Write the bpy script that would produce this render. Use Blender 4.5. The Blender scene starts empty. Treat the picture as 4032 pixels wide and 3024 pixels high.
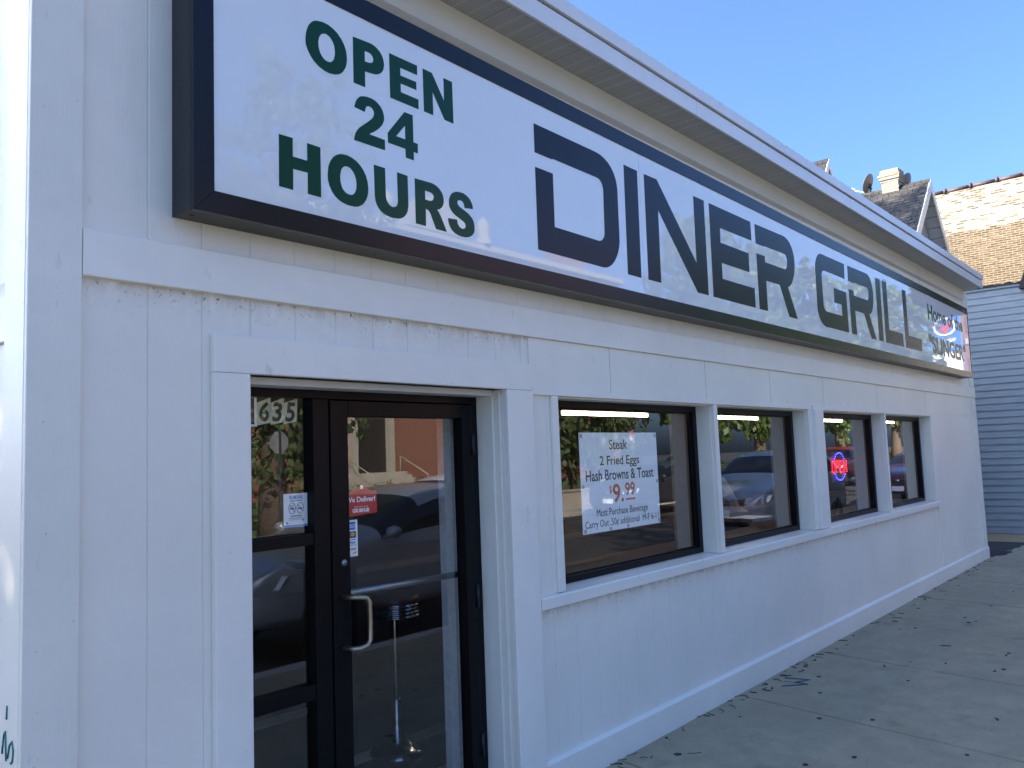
import bpy, bmesh, math, random
from mathutils import Vector, Matrix
PI = math.pi
R = math.radians
scene = bpy.context.scene
C = scene.collection
# ------------------------------------------------------------------ camera
cd = bpy.data.cameras.new("camera"); cam = bpy.data.objects.new("camera", cd); C.objects.link(cam)
cd.sensor_width = 36.0; cd.lens = 29.113; cd.clip_start = 0.05; cd.clip_end = 3000
_r = Vector((0.64939971, -0.75952031, -0.03753546)); _u = Vector((-0.04385262, -0.08668078, 0.99527051)); _f = Vector((0.75918177, 0.64468236, 0.08959742))
_m = Matrix((_r, _u, -_f)).transposed().to_4x4(); _m.translation = Vector((0, -2.745, 1.70))
cam.matrix_world = _m
scene.camera = cam
# ------------------------------------------------------------------ light
SUN = Vector((-0.58, 0.62, 0.50)).normalized()       # direction towards the sun
SEL = math.asin(SUN.z); SAZ = math.atan2(SUN.x, SUN.y)
w = bpy.data.worlds.new("World"); scene.world = w; w.use_nodes = True
wn = w.node_tree.nodes; bg = wn["Background"]
sk = wn.new("ShaderNodeTexSky"); sk.sky_type = 'NISHITA'; sk.sun_disc = False
sk.sun_elevation = SEL; sk.sun_rotation = SAZ; sk.air_density = 0.7; sk.dust_density = 4.0; sk.ozone_density = 8.5
w.node_tree.links.new(sk.outputs[0], bg.inputs[0]); bg.inputs[1].default_value = 0.15
sl = bpy.data.lights.new("sun", 'SUN'); so = bpy.data.objects.new("sun", sl); C.objects.link(so)
sl.energy = 4.4; sl.angle = R(0.5); sl.color = (1.0, 0.88, 0.70)
so.rotation_euler = SUN.to_track_quat('Z', 'Y').to_euler()
scene.view_settings.view_transform = 'Standard'; scene.view_settings.look = 'None'
scene.view_settings.exposure = 1.80; scene.view_settings.gamma = 1.0
# ------------------------------------------------------------------ materials
MATS = {}
class NT:
    def __init__(s, name):
        s.m = bpy.data.materials.new(name); s.m.use_nodes = True
        s.t = s.m.node_tree; s.n = s.t.nodes; s.l = s.t.links
        s.b = s.n["Principled BSDF"]; s.out = s.n["Material Output"]
    def new(s, t, **k):
        x = s.n.new(t)
        for a, v in k.items():
            if a.startswith('i_'):
                x.inputs[a[2:].replace('_', ' ')].default_value = v
            else: setattr(x, a, v)
        return x
    def co(s, scale=(1, 1, 1), rot=(0, 0, 0), loc=(0, 0, 0)):
        tc = s.new("ShaderNodeNewGeometry"); mp = s.new("ShaderNodeMapping")
        mp.inputs['Scale'].default_value = scale; mp.inputs['Rotation'].default_value = rot; mp.inputs['Location'].default_value = loc
        s.l.new(tc.outputs['Position'], mp.inputs['Vector']); return mp.outputs[0]
    def noise(s, vec, scale, detail=6, rough=.6, dist=0.0):
        x = s.new("ShaderNodeTexNoise"); x.inputs['Scale'].default_value = scale; x.inputs['Detail'].default_value = detail
        x.inputs['Roughness'].default_value = rough; x.inputs['Distortion'].default_value = dist
        s.l.new(vec, x.inputs['Vector']); return x.outputs['Fac']
    def ramp(s, fac, pts):
        x = s.new("ShaderNodeValToRGB"); e = x.color_ramp.elements
        while len(e) < len(pts): e.new(0.5)
        for i, (p, c) in enumerate(pts):
            e[i].position = p; e[i].color = (c, c, c, 1) if isinstance(c, (int, float)) else (*c, 1)
        s.l.new(fac, x.inputs[0]); return x.outputs[0]
    def mix(s, fac, a, b, mode='MIX'):
        x = s.new("ShaderNodeMix"); x.data_type = 'RGBA'; x.blend_type = mode
        for sock, v in ((x.inputs[0], fac), (x.inputs[6], a), (x.inputs[7], b)):
            if hasattr(v, 'links') or hasattr(v, 'is_linked'): s.l.new(v, sock)
            elif isinstance(v, (int, float)): sock.default_value = v
            else: sock.default_value = (*v, 1)
        return x.outputs[2]
    def math(s, op, a, b=None):
        x = s.new("ShaderNodeMath", operation=op)
        for i, v in enumerate((a, b)):
            if v is None: continue
            if isinstance(v, (int, float)): x.inputs[i].default_value = v
            else: s.l.new(v, x.inputs[i])
        return x.outputs[0]
    def bump(s, h, strength=.3, dist=.01):
        x = s.new("ShaderNodeBump"); x.inputs['Strength'].default_value = strength; x.inputs['Distance'].default_value = dist
        s.l.new(h, x.inputs['Height']); s.l.new(x.outputs[0], s.b.inputs['Normal']); return x
    def col(s, c):
        if isinstance(c, tuple): s.b.inputs['Base Color'].default_value = (*c, 1)
        else: s.l.new(c, s.b.inputs['Base Color'])
        return s
    def set(s, **k):
        for a, v in k.items():
            s.b.inputs[a.replace('_', ' ')].default_value = v
        return s
def M(name): return MATS[name]
def simple(name, c, rough=.5, metal=0.0, var=.12, vscale=30, bump=0.0, spec=.5, coat=0.0):
    t = NT(name); v = t.co(); n = t.noise(v, vscale, 5)
    lo = tuple(x * (1 - var) for x in c); hi = tuple(min(1, x * (1 + var)) for x in c)
    t.col(t.ramp(n, [(.3, lo), (.7, hi)])); t.set(Roughness=rough, Metallic=metal)
    t.b.inputs['Specular IOR Level'].default_value = spec; t.b.inputs['Coat Weight'].default_value = coat
    t.b.inputs['Coat Roughness'].default_value = .03
    if bump: t.bump(n, bump, .004)
    MATS[name] = t.m; return t
def emit(name, c, s):
    t = NT(name); t.b.inputs['Base Color'].default_value = (*c, 1); t.b.inputs['Emission Color'].default_value = (*c, 1)
    t.b.inputs['Emission Strength'].default_value = s; MATS[name] = t.m

def paint(name, base=(.90, .85, .745), grain=(26, 26, 1.2), bs=.25, dirt_z=None, rough=.34):
    t = NT(name); v = t.co(); g = t.co(grain)
    gr = t.noise(g, 6, 8, .65, 1.2)                      # raised wood grain under the paint
    big = t.noise(v, 1.1, 4, .55); sm = t.noise(v, 9, 6, .6)
    lo = tuple(x * .90 for x in base)
    c = t.mix(t.ramp(big, [(.35, 0), (.7, 1)]), lo, base)
    c = t.mix(t.math('MULTIPLY', t.ramp(sm, [(.45, 0), (.75, 1)]), .35), c, tuple(x * .86 for x in base))
    scuff = t.noise(t.co((1, 1, .35)), 17, 3, .5)
    c = t.mix(t.ramp(scuff, [(.70, 0), (.78, .6)]), c, (.50, .50, .50))
    speck = t.noise(v, 75, 2, .5)
    c = t.mix(t.ramp(speck, [(.765, 0), (.79, .7)]), c, (.22, .19, .16))
    if dirt_z is not None:                               # rusty dust clinging beneath ledges
        sx = t.new("ShaderNodeSeparateXYZ"); gm = t.new("ShaderNodeNewGeometry"); t.l.new(gm.outputs['Position'], sx.inputs[0])
        tot = None
        for z in dirt_z:
            d = t.math('SUBTRACT', z, sx.outputs[2])
            band = t.math('MULTIPLY', t.math('GREATER_THAN', d, 0.0), t.math('POWER', 2.718, t.math('MULTIPLY', d, -26.0)))
            band = band if z > 1 else t.math('MULTIPLY', band, t.math('GREATER_THAN', sx.outputs[0], 3.37)); tot = band if tot is None else t.math('ADD', tot, band)
        xm = t.math('GREATER_THAN', sx.outputs[0], 3.37); nn = t.noise(t.co((1, 1, .6)), 13, 7, .7)
        f = t.math('MULTIPLY', tot, t.ramp(nn, [(.35, .05), (.72, .95)]))
        c = t.mix(f, c, (.33, .26, .17))
        spk = t.ramp(t.noise(v, 42, 3, .6), [(.60, 0), (.66, 1)])
        f2 = t.math('MULTIPLY', t.math('MULTIPLY', tot, 1.0), spk)
        c = t.mix(f2, c, (.10, .07, .045))
    t.col(c); t.set(Roughness=rough)
    hgt = t.math('ADD', gr, t.math('MULTIPLY', t.noise(v, 60, 4), .35))
    t.bump(hgt, bs, .006); MATS[name] = t.m; return t
paint('white_siding', dirt_z=[2.335, 0.915])
paint('white_trim', base=(.91, .865, .765), bs=.14)
paint('white_post', base=(.88, .845, .735), bs=.4)
paint('smooth_white', base=(.90, .865, .75), bs=.04)
paint('white_jamb', base=(.80, .78, .74), bs=.4)
paint('cream_board', base=(.74, .71, .64), bs=.05)
t = paint('fascia_metal', base=(.82, .82, .82), bs=.02, rough=.3)
simple('black_metal', (.012, .014, .018), .35, 0, .2, 20, spec=.4)
simple('rubber', (.02, .02, .02), .7)
simple('dark_frame', (.006, .006, .007), .33, 0, .25, 12, spec=.13)
simple('navy_frame', (.005, .006, .009), .22, 0, .15, 12, spec=.28)
simple('brass', (.42, .35, .26), .32, .9, .2, 30)
simple('chrome', (.35, .35, .36), .14, 1.0, .03)
simple('brushed_steel', (.32, .32, .32), .35, .9, .1)
simple('beige_plaster', (.22, .17, .13), .7)
simple('wood_ledge', (.10, .045, .022), .4, 0, .3, 14)
simple('dark_panel', (.018, .012, .010), .5, 0, .3, 6)
simple('inner_white', (.80, .80, .78), .5)
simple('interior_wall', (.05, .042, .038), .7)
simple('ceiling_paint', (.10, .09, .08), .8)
simple('vinyl_seat', (.06, .012, .012), .3)
simple('tile_dark', (.03, .035, .045), .25, 0, .2, 8)
simple('tile_light', (.50, .44, .35), .3, 0, .15, 10)
simple('letter_green', (.003, .055, .028), .2, 0, .05, 5, spec=.2)
simple('letter_navy', (.009, .012, .02), .2, 0, .1, 5, spec=.2)
simple('ink_black', (.015, .015, .017), .5, 0, .02)
simple('ink_orange', (.62, .12, .05), .5, 0, .05)
simple('ink_blue', (.08, .30, .62), .5, 0, .02)
simple('ink_purple', (.22, .05, .22), .5, 0, .02)
simple('paper', (.93, .93, .91), .6, 0, .03)
simple('paper_grey', (.42, .45, .46), .4, 0, .05)
simple('number_tile', (.62, .58, .42), .5, 0, .08)
simple('sticker_red', (.62, .03, .03), .35, 0, .05)
simple('sticker_blue', (.03, .16, .55), .4, 0, .05)
simple('sticker_amber', (.85, .42, .03), .4, 0, .05)
simple('graffiti_teal', (.01, .16, .16), .5, 0, .3, 60)
simple('graffiti_blue', (.05, .09, .16), .7, 0, .3, 60)
simple('skin', (.45, .24, .16), .5, 0, .08)
simple('shirt_grey', (.16, .18, .22), .8, 0, .1)
simple('trousers', (.03, .035, .06), .8, 0, .1)
simple('hair', (.03, .02, .015), .6)
simple('debris', (.06, .05, .04), .9, 0, .4, 40)
simple('gum', (.035, .035, .038), .8, 0, .2)
simple('trunk', (.12, .09, .065), .9, 0, .35, 12, bump=.6)
simple('limestone', (.42, .38, .32), .8, 0, .12, 3)
simple('concrete_far', (.48, .45, .40), .85, 0, .12, 2)
simple('door_dark', (.035, .03, .028), .4)
simple('green_pole', (.012, .09, .06), .5)
simple('steel_back', (.52, .54, .55), .4, .6, .05)
simple('grass', (.10, .15, .045), .9, 0, .35, 3)
simple('roof_dark', (.03, .032, .035), .85, 0, .4, 9, bump=.5)
simple('shade_grey', (.70, .70, .70), .7, 0, .08, 4)
simple('dish_grey', (.19, .17, .155), .5, 0, .1)
simple('tar', (.028, .022, .022), .8, 0, .4, 6, bump=.6)
simple('coping', (.085, .055, .055), .6, 0, .2, 4)
simple('black_wood', (.02, .015, .013), .6)
emit('tube_light', (1.0, .93, .78), 7.0)
emit('led_red', (1.0, .01, .03), 5.0)
emit('led_blue', (.05, .04, 1.0), 9.0)
# car paints
for nm, c in dict(car_white=(.62, .65, .68), car_silver=(.36, .38, .41), car_dark=(.06, .065, .075), car_red=(.38, .012, .014), car_maroon=(.11, .012, .018), car_blue=(.02, .07, .2)).items():
    simple(nm, c, .3, .3 if nm != 'car_white' else 0, .03, 3, coat=1.0)
simple('car_glass', (.015, .017, .02), .04, 0, .05)
simple('lamp_lens', (.55, .57, .6), .08, .3, .1)
simple('lamp_red', (.35, .01, .01), .15)
# sign face
t = NT('sign_face'); v = t.co(); n = t.noise(v, 1.3, 4)
t.col(t.ramp(n, [(.3, (.78, .80, .80)), (.7, (.83, .84, .84))])); t.set(Roughness=.012); t.b.inputs['IOR'].default_value = 1.64
wv = t.noise(t.co((1, 1, 1)), .9, 3, .5); t.bump(wv, .015, .006); MATS['sign_face'] = t.m
for nm in ('letter_navy', 'letter_green'):
    MATS[nm].node_tree.nodes["Principled BSDF"].inputs['Roughness'].default_value = .22
# glass pane: clear sheet, the front face mirrors what stands across the street (both surfaces' worth of Fresnel)
def glassmat(name, boost):
  t = NT(name); t.n.remove(t.b)
  fr = t.new("ShaderNodeFresnel"); fr.inputs[0].default_value = 1.52
  gm = t.new("ShaderNodeNewGeometry")
  f = t.math('MULTIPLY', t.math('MINIMUM', t.math('MULTIPLY', fr.outputs[0], boost), .92), t.math('SUBTRACT', 1.0, gm.outputs['Backfacing']))
  tr = t.new("ShaderNodeBsdfTransparent"); tr.inputs[0].default_value = (.985, .99, .985, 1)
  gl = t.new("ShaderNodeBsdfGlossy"); gl.inputs['Roughness'].default_value = .0; gl.inputs[0].default_value = (1, 1, 1, 1)
  mx = t.new("ShaderNodeMixShader"); t.l.new(f, mx.inputs[0]); t.l.new(tr.outputs[0], mx.inputs[1]); t.l.new(gl.outputs[0], mx.inputs[2])
  t.l.new(mx.outputs[0], t.out.inputs[0]); MATS[name] = t.m
glassmat('glass', 1.65)          # coated double pane
glassmat('door_glass', 2.2)     # darker, more reflective door glazing
# sidewalk concrete
t = NT('sidewalk'); v = t.co(); big = t.noise(v, .9, 6, .6); mid = t.noise(v, 5, 8, .7); fine = t.noise(v, 160, 3, .6)
c = t.mix(t.ramp(big, [(.3, 0), (.75, 1)]), (.40, .34, .215), (.51, .44, .28))
c = t.mix(t.ramp(mid, [(.40, 0), (.70, .85)]), c, (.335, .285, .185))
c = t.mix(t.ramp(fine, [(.35, .35), (.65, 0)]), c, (.15, .135, .11))
st = t.noise(t.co((1, 1.3, 1)), 2.6, 5, .55); c = t.mix(t.ramp(st, [(.60, 0), (.70, .45)]), c, (.19, .17, .14))
sp = t.noise(v, 33, 2, .5); c = t.mix(t.ramp(sp, [(.715, 0), (.74, .9)]), c, (.06, .06, .06))
t.col(c); t.set(Roughness=.85); t.bump(t.math('ADD', fine, mid), .35, .004); MATS['sidewalk'] = t.m
t = NT('asphalt'); v = t.co(); a = t.noise(v, 1.2, 6); b = t.noise(v, 90, 3)
t.col(t.mix(t.ramp(b, [(.35, 0), (.65, 1)]), (.04, .04, .04), t.ramp(a, [(.3, (.05, .05, .05)), (.7, (.075, .073, .07))]))); t.set(Roughness=.9); t.bump(b, .6, .01); MATS['asphalt'] = t.m
# blue clapboard
t = NT('blue_siding'); v = t.co((1, 1, 5)); a = t.noise(v, 3, 6)
t.col(t.ramp(a, [(.3, (.21, .25, .27)), (.7, (.28, .32, .34))])); t.set(Roughness=.5); t.bump(t.noise(t.co((1, 3, 60)), 4, 5), .08, .003); MATS['blue_siding'] = t.m
def brick(name, axes, bw, rh, c1, c2, mortar, ms=.012, split=None, var=1.0):
    t = NT(name); g = t.new("ShaderNodeNewGeometry"); s = t.new("ShaderNodeSeparateXYZ"); t.l.new(g.outputs['Position'], s.inputs[0])
    cb = t.new("ShaderNodeCombineXYZ"); t.l.new(s.outputs[axes[0]], cb.inputs[0]); t.l.new(s.outputs[axes[1]], cb.inputs[1])
    # a little wobble so that courses are not ruler straight
    nz = t.new("ShaderNodeTexNoise"); nz.inputs['Scale'].default_value = 2.2; t.l.new(cb.outputs[0], nz.inputs['Vector'])
    wob = t.new("ShaderNodeVectorMath", operation='SCALE'); wob.inputs['Scale'].default_value = .014; t.l.new(nz.outputs['Color'], wob.inputs[0])
    ad = t.new("ShaderNodeVectorMath", operation='ADD'); t.l.new(cb.outputs[0], ad.inputs[0]); t.l.new(wob.outputs[0], ad.inputs[1])
    b = t.new("ShaderNodeTexBrick"); t.l.new(ad.outputs[0], b.inputs['Vector'])
    b.inputs['Scale'].default_value = 1; b.inputs['Brick Width'].default_value = bw; b.inputs['Row Height'].default_value = rh
    b.inputs['Mortar Size'].default_value = ms; b.inputs['Mortar Smooth'].default_value = .3; b.inputs['Bias'].default_value = -.1
    b.inputs['Color1'].default_value = (*c1, 1); b.inputs['Color2'].default_value = (*c2, 1); b.inputs['Mortar'].default_value = (*mortar, 1)
    col = b.outputs['Color']
    nn = t.noise(ad.outputs[0], 7, 4, .7)
    col = t.mix(t.ramp(nn, [(.35, 0), (.7, .55 * var)]), col, tuple(x * .62 for x in c1))
    return t, s, b, col, ad
t, s, b, col, ad = brick('cream_brick', (1, 2), .235, .0715, (.10, .068, .042), (.235, .17, .105), (.36, .30, .205), .015)
# old whitewash left on the upper courses, a few bare bricks showing through
b2 = t.new("ShaderNodeTexBrick"); t.l.new(ad.outputs[0], b2.inputs['Vector'])
for k_, v_ in (('Scale', 1), ('Brick Width', .235), ('Row Height', .0715), ('Mortar Size', .011), ('Mortar Smooth', .3)): b2.inputs[k_].default_value = v_
b2.inputs['Color1'].default_value = (0, 0, 0, 1); b2.inputs['Color2'].default_value = (1, 1, 1, 1); b2.inputs['Mortar'].default_value = (1, 1, 1, 1)
n1 = t.math('ADD', t.math('MULTIPLY', b2.outputs['Color'], .62), t.math('MULTIPLY', t.noise(ad.outputs[0], 3.5, 5, .75), .5))
edge = t.math('ADD', s.outputs[2], t.math('MULTIPLY', t.math('SUBTRACT', t.noise(ad.outputs[0], 1.6, 5), .5), .35))
up = t.math('GREATER_THAN', edge, 8.53)
wash = t.ramp(n1, [(.36, .12), (.52, 1)])
patch = t.ramp(t.noise(ad.outputs[0], 1.35, 4, .55), [(.66, 0), (.69, 1)])
f = t.math('MINIMUM', t.math('ADD', t.math('MULTIPLY', up, wash), t.math('MULTIPLY', patch, .8)), .93)
t.col(t.mix(f, col, (.42, .365, .28))); t.set(Roughness=.9)
bp = t.bump(t.math('SUBTRACT', 1.0, b.outputs['Fac']), .6, .01); MATS['cream_brick'] = t.m
t, s, b, col, ad = brick('red_brick', (0, 2), .24, .08, (.25, .085, .055), (.34, .13, .08), (.30, .22, .17), .010)
t.col(col); t.set(Roughness=.9); MATS['red_brick'] = t.m
t, s, b, col, ad = brick('red_brick_side', (1, 2), .24, .08, (.25, .085, .055), (.34, .13, .08), (.30, .22, .17), .010)
t.col(col); t.set(Roughness=.9); MATS['red_brick_side'] = t.m
t, s, b, col, ad = brick('shingle_roof', (1, 2), .33, .10, (.045, .044, .043), (.10, .095, .09), (.02, .02, .02), .010)
t.col(col); t.set(Roughness=.9); t.bump(t.math('SUBTRACT', 1.0, b.outputs['Fac']), .7, .02); MATS['shingle_roof'] = t.m
t, s, b, col, ad = brick('scale_shingle', (0, 2), .12, .10, (.66, .65, .62), (.78, .77, .74), (.22, .19, .16), .014)
t.col(col); t.set(Roughness=.8); MATS['scale_shingle'] = t.m
t, s, b, col, ad = brick('chimney_brick', (1, 2), .21, .075, (.33, .29, .22), (.44, .39, .31), (.40, .36, .28), .008)
t.col(t.mix(t.ramp(t.noise(ad.outputs[0], 9, 4), [(.60, 0), (.68, .8)]), col, (.25, .15, .10))); t.set(Roughness=.9); t.bump(t.noise(ad.outputs[0], 8, 5), .8, .02); MATS['chimney_brick'] = t.m
t, s, b, col, ad = brick('painted_block', (1, 2), .12, .058, (.72, .74, .76), (.76, .78, .80), (.50, .52, .54), .004, var=.1)
t.col(col); t.set(Roughness=.4); t.bump(t.math('SUBTRACT', 1.0, b.outputs['Fac']), .5, .004); MATS['painted_block'] = t.m
# perforated soffit
t = NT('soffit'); vo = t.new("ShaderNodeTexVoronoi"); vo.inputs['Scale'].default_value = 1.0; vo.inputs['Randomness'].default_value = 0.0
t.l.new(t.co((70, 70, 1)), vo.inputs['Vector'])
hole = t.ramp(vo.outputs['Distance'], [(.22, 1), (.34, 0)])
sx = t.new("ShaderNodeSeparateXYZ"); t.l.new(t.co((1, 1, 1)), sx.inputs[0])
seam = t.math('LESS_THAN', t.math('FRACT', t.math('MULTIPLY', sx.outputs[0], 1 / .305)), .035)
strip = t.math('LESS_THAN', t.math('FRACT', t.math('MULTIPLY', sx.outputs[0], 3 / .305)), .22)
hh = t.math('MULTIPLY', hole, t.math('SUBTRACT', 1.0, strip))
c = t.mix(t.math('MULTIPLY', hh, .8), (.52, .52, .50), (.10, .10, .10)); c = t.mix(t.math('MULTIPLY', seam, .6), c, (.2, .2, .2))
t.col(c); t.set(Roughness=.5); MATS['soffit'] = t.m
# leaves
def leafmat(name, c1, c2, c3):
    t = NT(name); g = t.new("ShaderNodeObjectInfo"); ge = t.new("ShaderNodeNewGeometry")
    n = t.noise(t.co(), 1.1, 4); ri = ge.outputs['Random Per Island']
    c = t.mix(n, c1, c2); c = t.mix(t.math('MULTIPLY', ri, .6), c, c3)
    t.col(c); t.set(Roughness=.45); t.b.inputs['Specular IOR Level'].default_value = .4
    tl = t.new("ShaderNodeBsdfTranslucent"); t.l.new(c, tl.inputs[0]); ms = t.new("ShaderNodeMixShader"); ms.inputs[0].default_value = .35
    t.l.new(t.b.outputs[0], ms.inputs[1]); t.l.new(tl.outputs[0], ms.inputs[2]); t.l.new(ms.outputs[0], t.out.inputs[0]); MATS[name] = t.m
leafmat('leaf_green', (.06, .11, .03), (.12, .19, .05), (.17, .24, .08))
leafmat('leaf_pale', (.08, .12, .045), (.14, .19, .08), (.19, .23, .11))
# ------------------------------------------------------------------ geometry helpers
def tag(o, label=None, cat=None, group=None, kind=None):
    if label: o['label'] = label
    if cat: o['category'] = cat
    if group: o['group'] = group
    if kind: o['kind'] = kind
    return o
def empty(name, loc=(0, 0, 0), label=None, cat=None, group=None):
    o = bpy.data.objects.new(name, None); C.objects.link(o); o.location = loc; o.empty_display_size = .2
    return tag(o, label, cat, group)
def abs_parent(o, p):
    o.parent = p
    if p is not None:
        q = p; off = Vector((0, 0, 0)); 
        while q is not None: off += q.location; q = q.parent
        o.location = Vector(o.location) - off
    return o
class MB:
    def __init__(s): s.v = []; s.f = []; s.mi = []; s.sm = []; s.ch = []
    def add(s, vs, fs, m=0, smooth=False):
        b = len(s.v); s.ch.append((b, len(s.f))); s.v += [tuple(x) for x in vs]
        for f in fs: s.f.append(tuple(i + b for i in f)); s.mi.append(m); s.sm.append(smooth)
        return s
    def box(s, x0, x1, y0, y1, z0, z1, m=0):
        vs = [(x0, y0, z0), (x1, y0, z0), (x1, y1, z0), (x0, y1, z0), (x0, y0, z1), (x1, y0, z1), (x1, y1, z1), (x0, y1, z1)]
        return s.add(vs, [(0, 3, 2, 1), (4, 5, 6, 7), (0, 1, 5, 4), (1, 2, 6, 5), (2, 3, 7, 6), (3, 0, 4, 7)], m)
    def hexa(s, a, b, m=0):     # two quads (bottom a, top b) in the same winding
        return s.add(list(a) + list(b), [(0, 3, 2, 1), (4, 5, 6, 7), (0, 1, 5, 4), (1, 2, 6, 5), (2, 3, 7, 6), (3, 0, 4, 7)], m)
    def prism(s, pts, axis, a, b, m=0):   # polygon pts (2d) extruded along axis from a to b
        def P(p, t):
            return {'x': (t, p[0], p[1]), 'y': (p[0], t, p[1]), 'z': (p[0], p[1], t)}[axis]
        n = len(pts); vs = [P(p, a) for p in pts] + [P(p, b) for p in pts]
        fs = [tuple(range(n)), tuple(range(2 * n - 1, n - 1, -1))] + [(i, i + n, (i + 1) % n + n, (i + 1) % n) for i in range(n)]
        return s.add(vs, fs, m)
    def tube(s, pts, r, n=10, m=0, caps=True, smooth=True):
        s.ch.append((len(s.v), len(s.f))); pts = [Vector(p) for p in pts]; rs = r if isinstance(r, (list, tuple)) else [r] * len(pts)
        b = len(s.v); up = None
        for i, p in enumerate(pts):
            d = (pts[min(i + 1, len(pts) - 1)] - pts[max(i - 1, 0)]).normalized()
            if up is None:
                up = Vector((0, 0, 1)) if abs(d.z) < .9 else Vector((1, 0, 0))
            x = d.cross(up).normalized(); y = x.cross(d).normalized(); up = y
            for k in range(n):
                a = 2 * PI * k / n; s.v.append(tuple(p + (x * math.cos(a) + y * math.sin(a)) * rs[i]))
        for i in range(len(pts) - 1):
            for k in range(n):
                k2 = (k + 1) % n; s.f.append((b + i * n + k, b + i * n + k2, b + (i + 1) * n + k2, b + (i + 1) * n + k)); s.mi.append(m); s.sm.append(smooth)
        if caps:
            s.f.append(tuple(b + k for k in range(n))[::-1]); s.mi.append(m); s.sm.append(False)
            e = b + (len(pts) - 1) * n; s.f.append(tuple(e + k for k in range(n))); s.mi.append(m); s.sm.append(False)
        return s
    def lathe(s, prof, c, axis='z', n=24, m=0):   # prof: (r, t)
        b = len(s.v); s.ch.append((b, len(s.f)))
        for r, t in prof:
            for k in range(n):
                a = 2 * PI * k / n; u, w_ = r * math.cos(a), r * math.sin(a)
                s.v.append({'z': (c[0] + u, c[1] + w_, c[2] + t), 'y': (c[0] + u, c[1] + t, c[2] + w_), 'x': (c[0] + t, c[1] + u, c[2] + w_)}[axis])
        for i in range(len(prof) - 1):
            for k in range(n):
                k2 = (k + 1) % n; s.f.append((b + i * n + k, b + i * n + k2, b + (i + 1) * n + k2, b + (i + 1) * n + k)); s.mi.append(m); s.sm.append(True)
        return s
    def build_each(s, name, mats, parent=None, bevel=0):   # every separate piece its own object
        out = []
        for i, (v0, f0) in enumerate(s.ch):
            v1, f1 = s.ch[i + 1] if i + 1 < len(s.ch) else (len(s.v), len(s.f))
            m_ = MB(); m_.add(s.v[v0:v1], [tuple(k - v0 for k in f) for f in s.f[f0:f1]]); m_.sm = s.sm[f0:f1]
            out.append(m_.build(name, mats, parent, bevel))
        return out
    def build(s, name, mats, parent=None, bevel=0, recalc=True):
        me = bpy.data.meshes.new(name); me.from_pydata(s.v, [], s.f)
        for mm in (mats if isinstance(mats, (list, tuple)) else [mats]): me.materials.append(MATS[mm])
        me.polygons.foreach_set('material_index', s.mi); me.polygons.foreach_set('use_smooth', s.sm)
        if recalc:
            bm = bmesh.new(); bm.from_mesh(me); bmesh.ops.recalc_face_normals(bm, faces=bm.faces); bm.to_mesh(me); bm.free()
        me.update()
        o = bpy.data.objects.new(name, me); C.objects.link(o)
        if bevel:
            bv = o.modifiers.new('bevel', 'BEVEL'); bv.width = bevel; bv.segments = 2; bv.limit_method = 'ANGLE'
        if parent is not None: abs_parent(o, parent)
        return o
def box_obj(name, mat, parent, *b, bevel=0, **k):
    return MB().box(*b).build(name, mat, parent, bevel=bevel)
def poly_fill(loops, y, thick):
    """flat shape(s) with holes in the XZ plane at depth y (front), given thickness towards +Y: returns MB"""
    cu = bpy.data.curves.new('tmp', 'CURVE'); cu.dimensions = '2D'; cu.fill_mode = 'BOTH'; cu.extrude = thick / 2
    for lp in loops:
        sp = cu.splines.new('POLY'); sp.points.add(len(lp) - 1); sp.use_cyclic_u = True
        for i, p in enumerate(lp): sp.points[i].co = (p[0], p[1], 0, 1)
    ob = bpy.data.objects.new('tmp', cu); me = bpy.data.meshes.new_from_object(ob)
    mb = MB(); mb.add([(v.co.x, y + thick / 2 - v.co.z, v.co.y) for v in me.vertices], [tuple(p.vertices) for p in me.polygons])
    bpy.data.objects.remove(ob); bpy.data.curves.remove(cu); bpy.data.meshes.remove(me); return mb
def text_mb(txt, x0, x1, z0, z1, y, thick=.0012, off=0.0, flip=1, fitz=None, shear=0.0):
    cu = bpy.data.curves.new('tmp', 'FONT'); cu.body = txt; cu.size = 1; cu.offset = off; cu.extrude = .5; cu.shear = shear; cu.resolution_u = 4
    ob = bpy.data.objects.new('tmp', cu); me = bpy.data.meshes.new_from_object(ob)
    xs = [v.co.x for v in me.vertices]; ys = [v.co.y for v in me.vertices]; a, b, c, d = min(xs), max(xs), min(ys), max(ys)
    mb = MB()
    mb.add([(x0 + (v.co.x - a) / (b - a) * (x1 - x0), y + (0.5 - v.co.z) * thick, z0 + (v.co.y - c) / (d - c) * (z1 - z0)) for v in me.vertices], [tuple(p.vertices) for p in me.polygons])
    bpy.data.objects.remove(ob); bpy.data.curves.remove(cu); bpy.data.meshes.remove(me); return mb
def rect_sub(rects, hole):
    out = []
    hx0, hx1, hz0, hz1 = hole
    for (x0, x1, z0, z1) in rects:
        if hx1 <= x0 or hx0 >= x1 or hz1 <= z0 or hz0 >= z1: out.append((x0, x1, z0, z1)); continue
        if x0 < hx0: out.append((x0, hx0, z0, z1))
        if x1 > hx1: out.append((hx1, x1, z0, z1))
        a, b = max(x0, hx0), min(x1, hx1)
        if z0 < hz0: out.append((a, b, z0, hz0))
        if z1 > hz1: out.append((a, b, hz1, z1))
    return out
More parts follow.
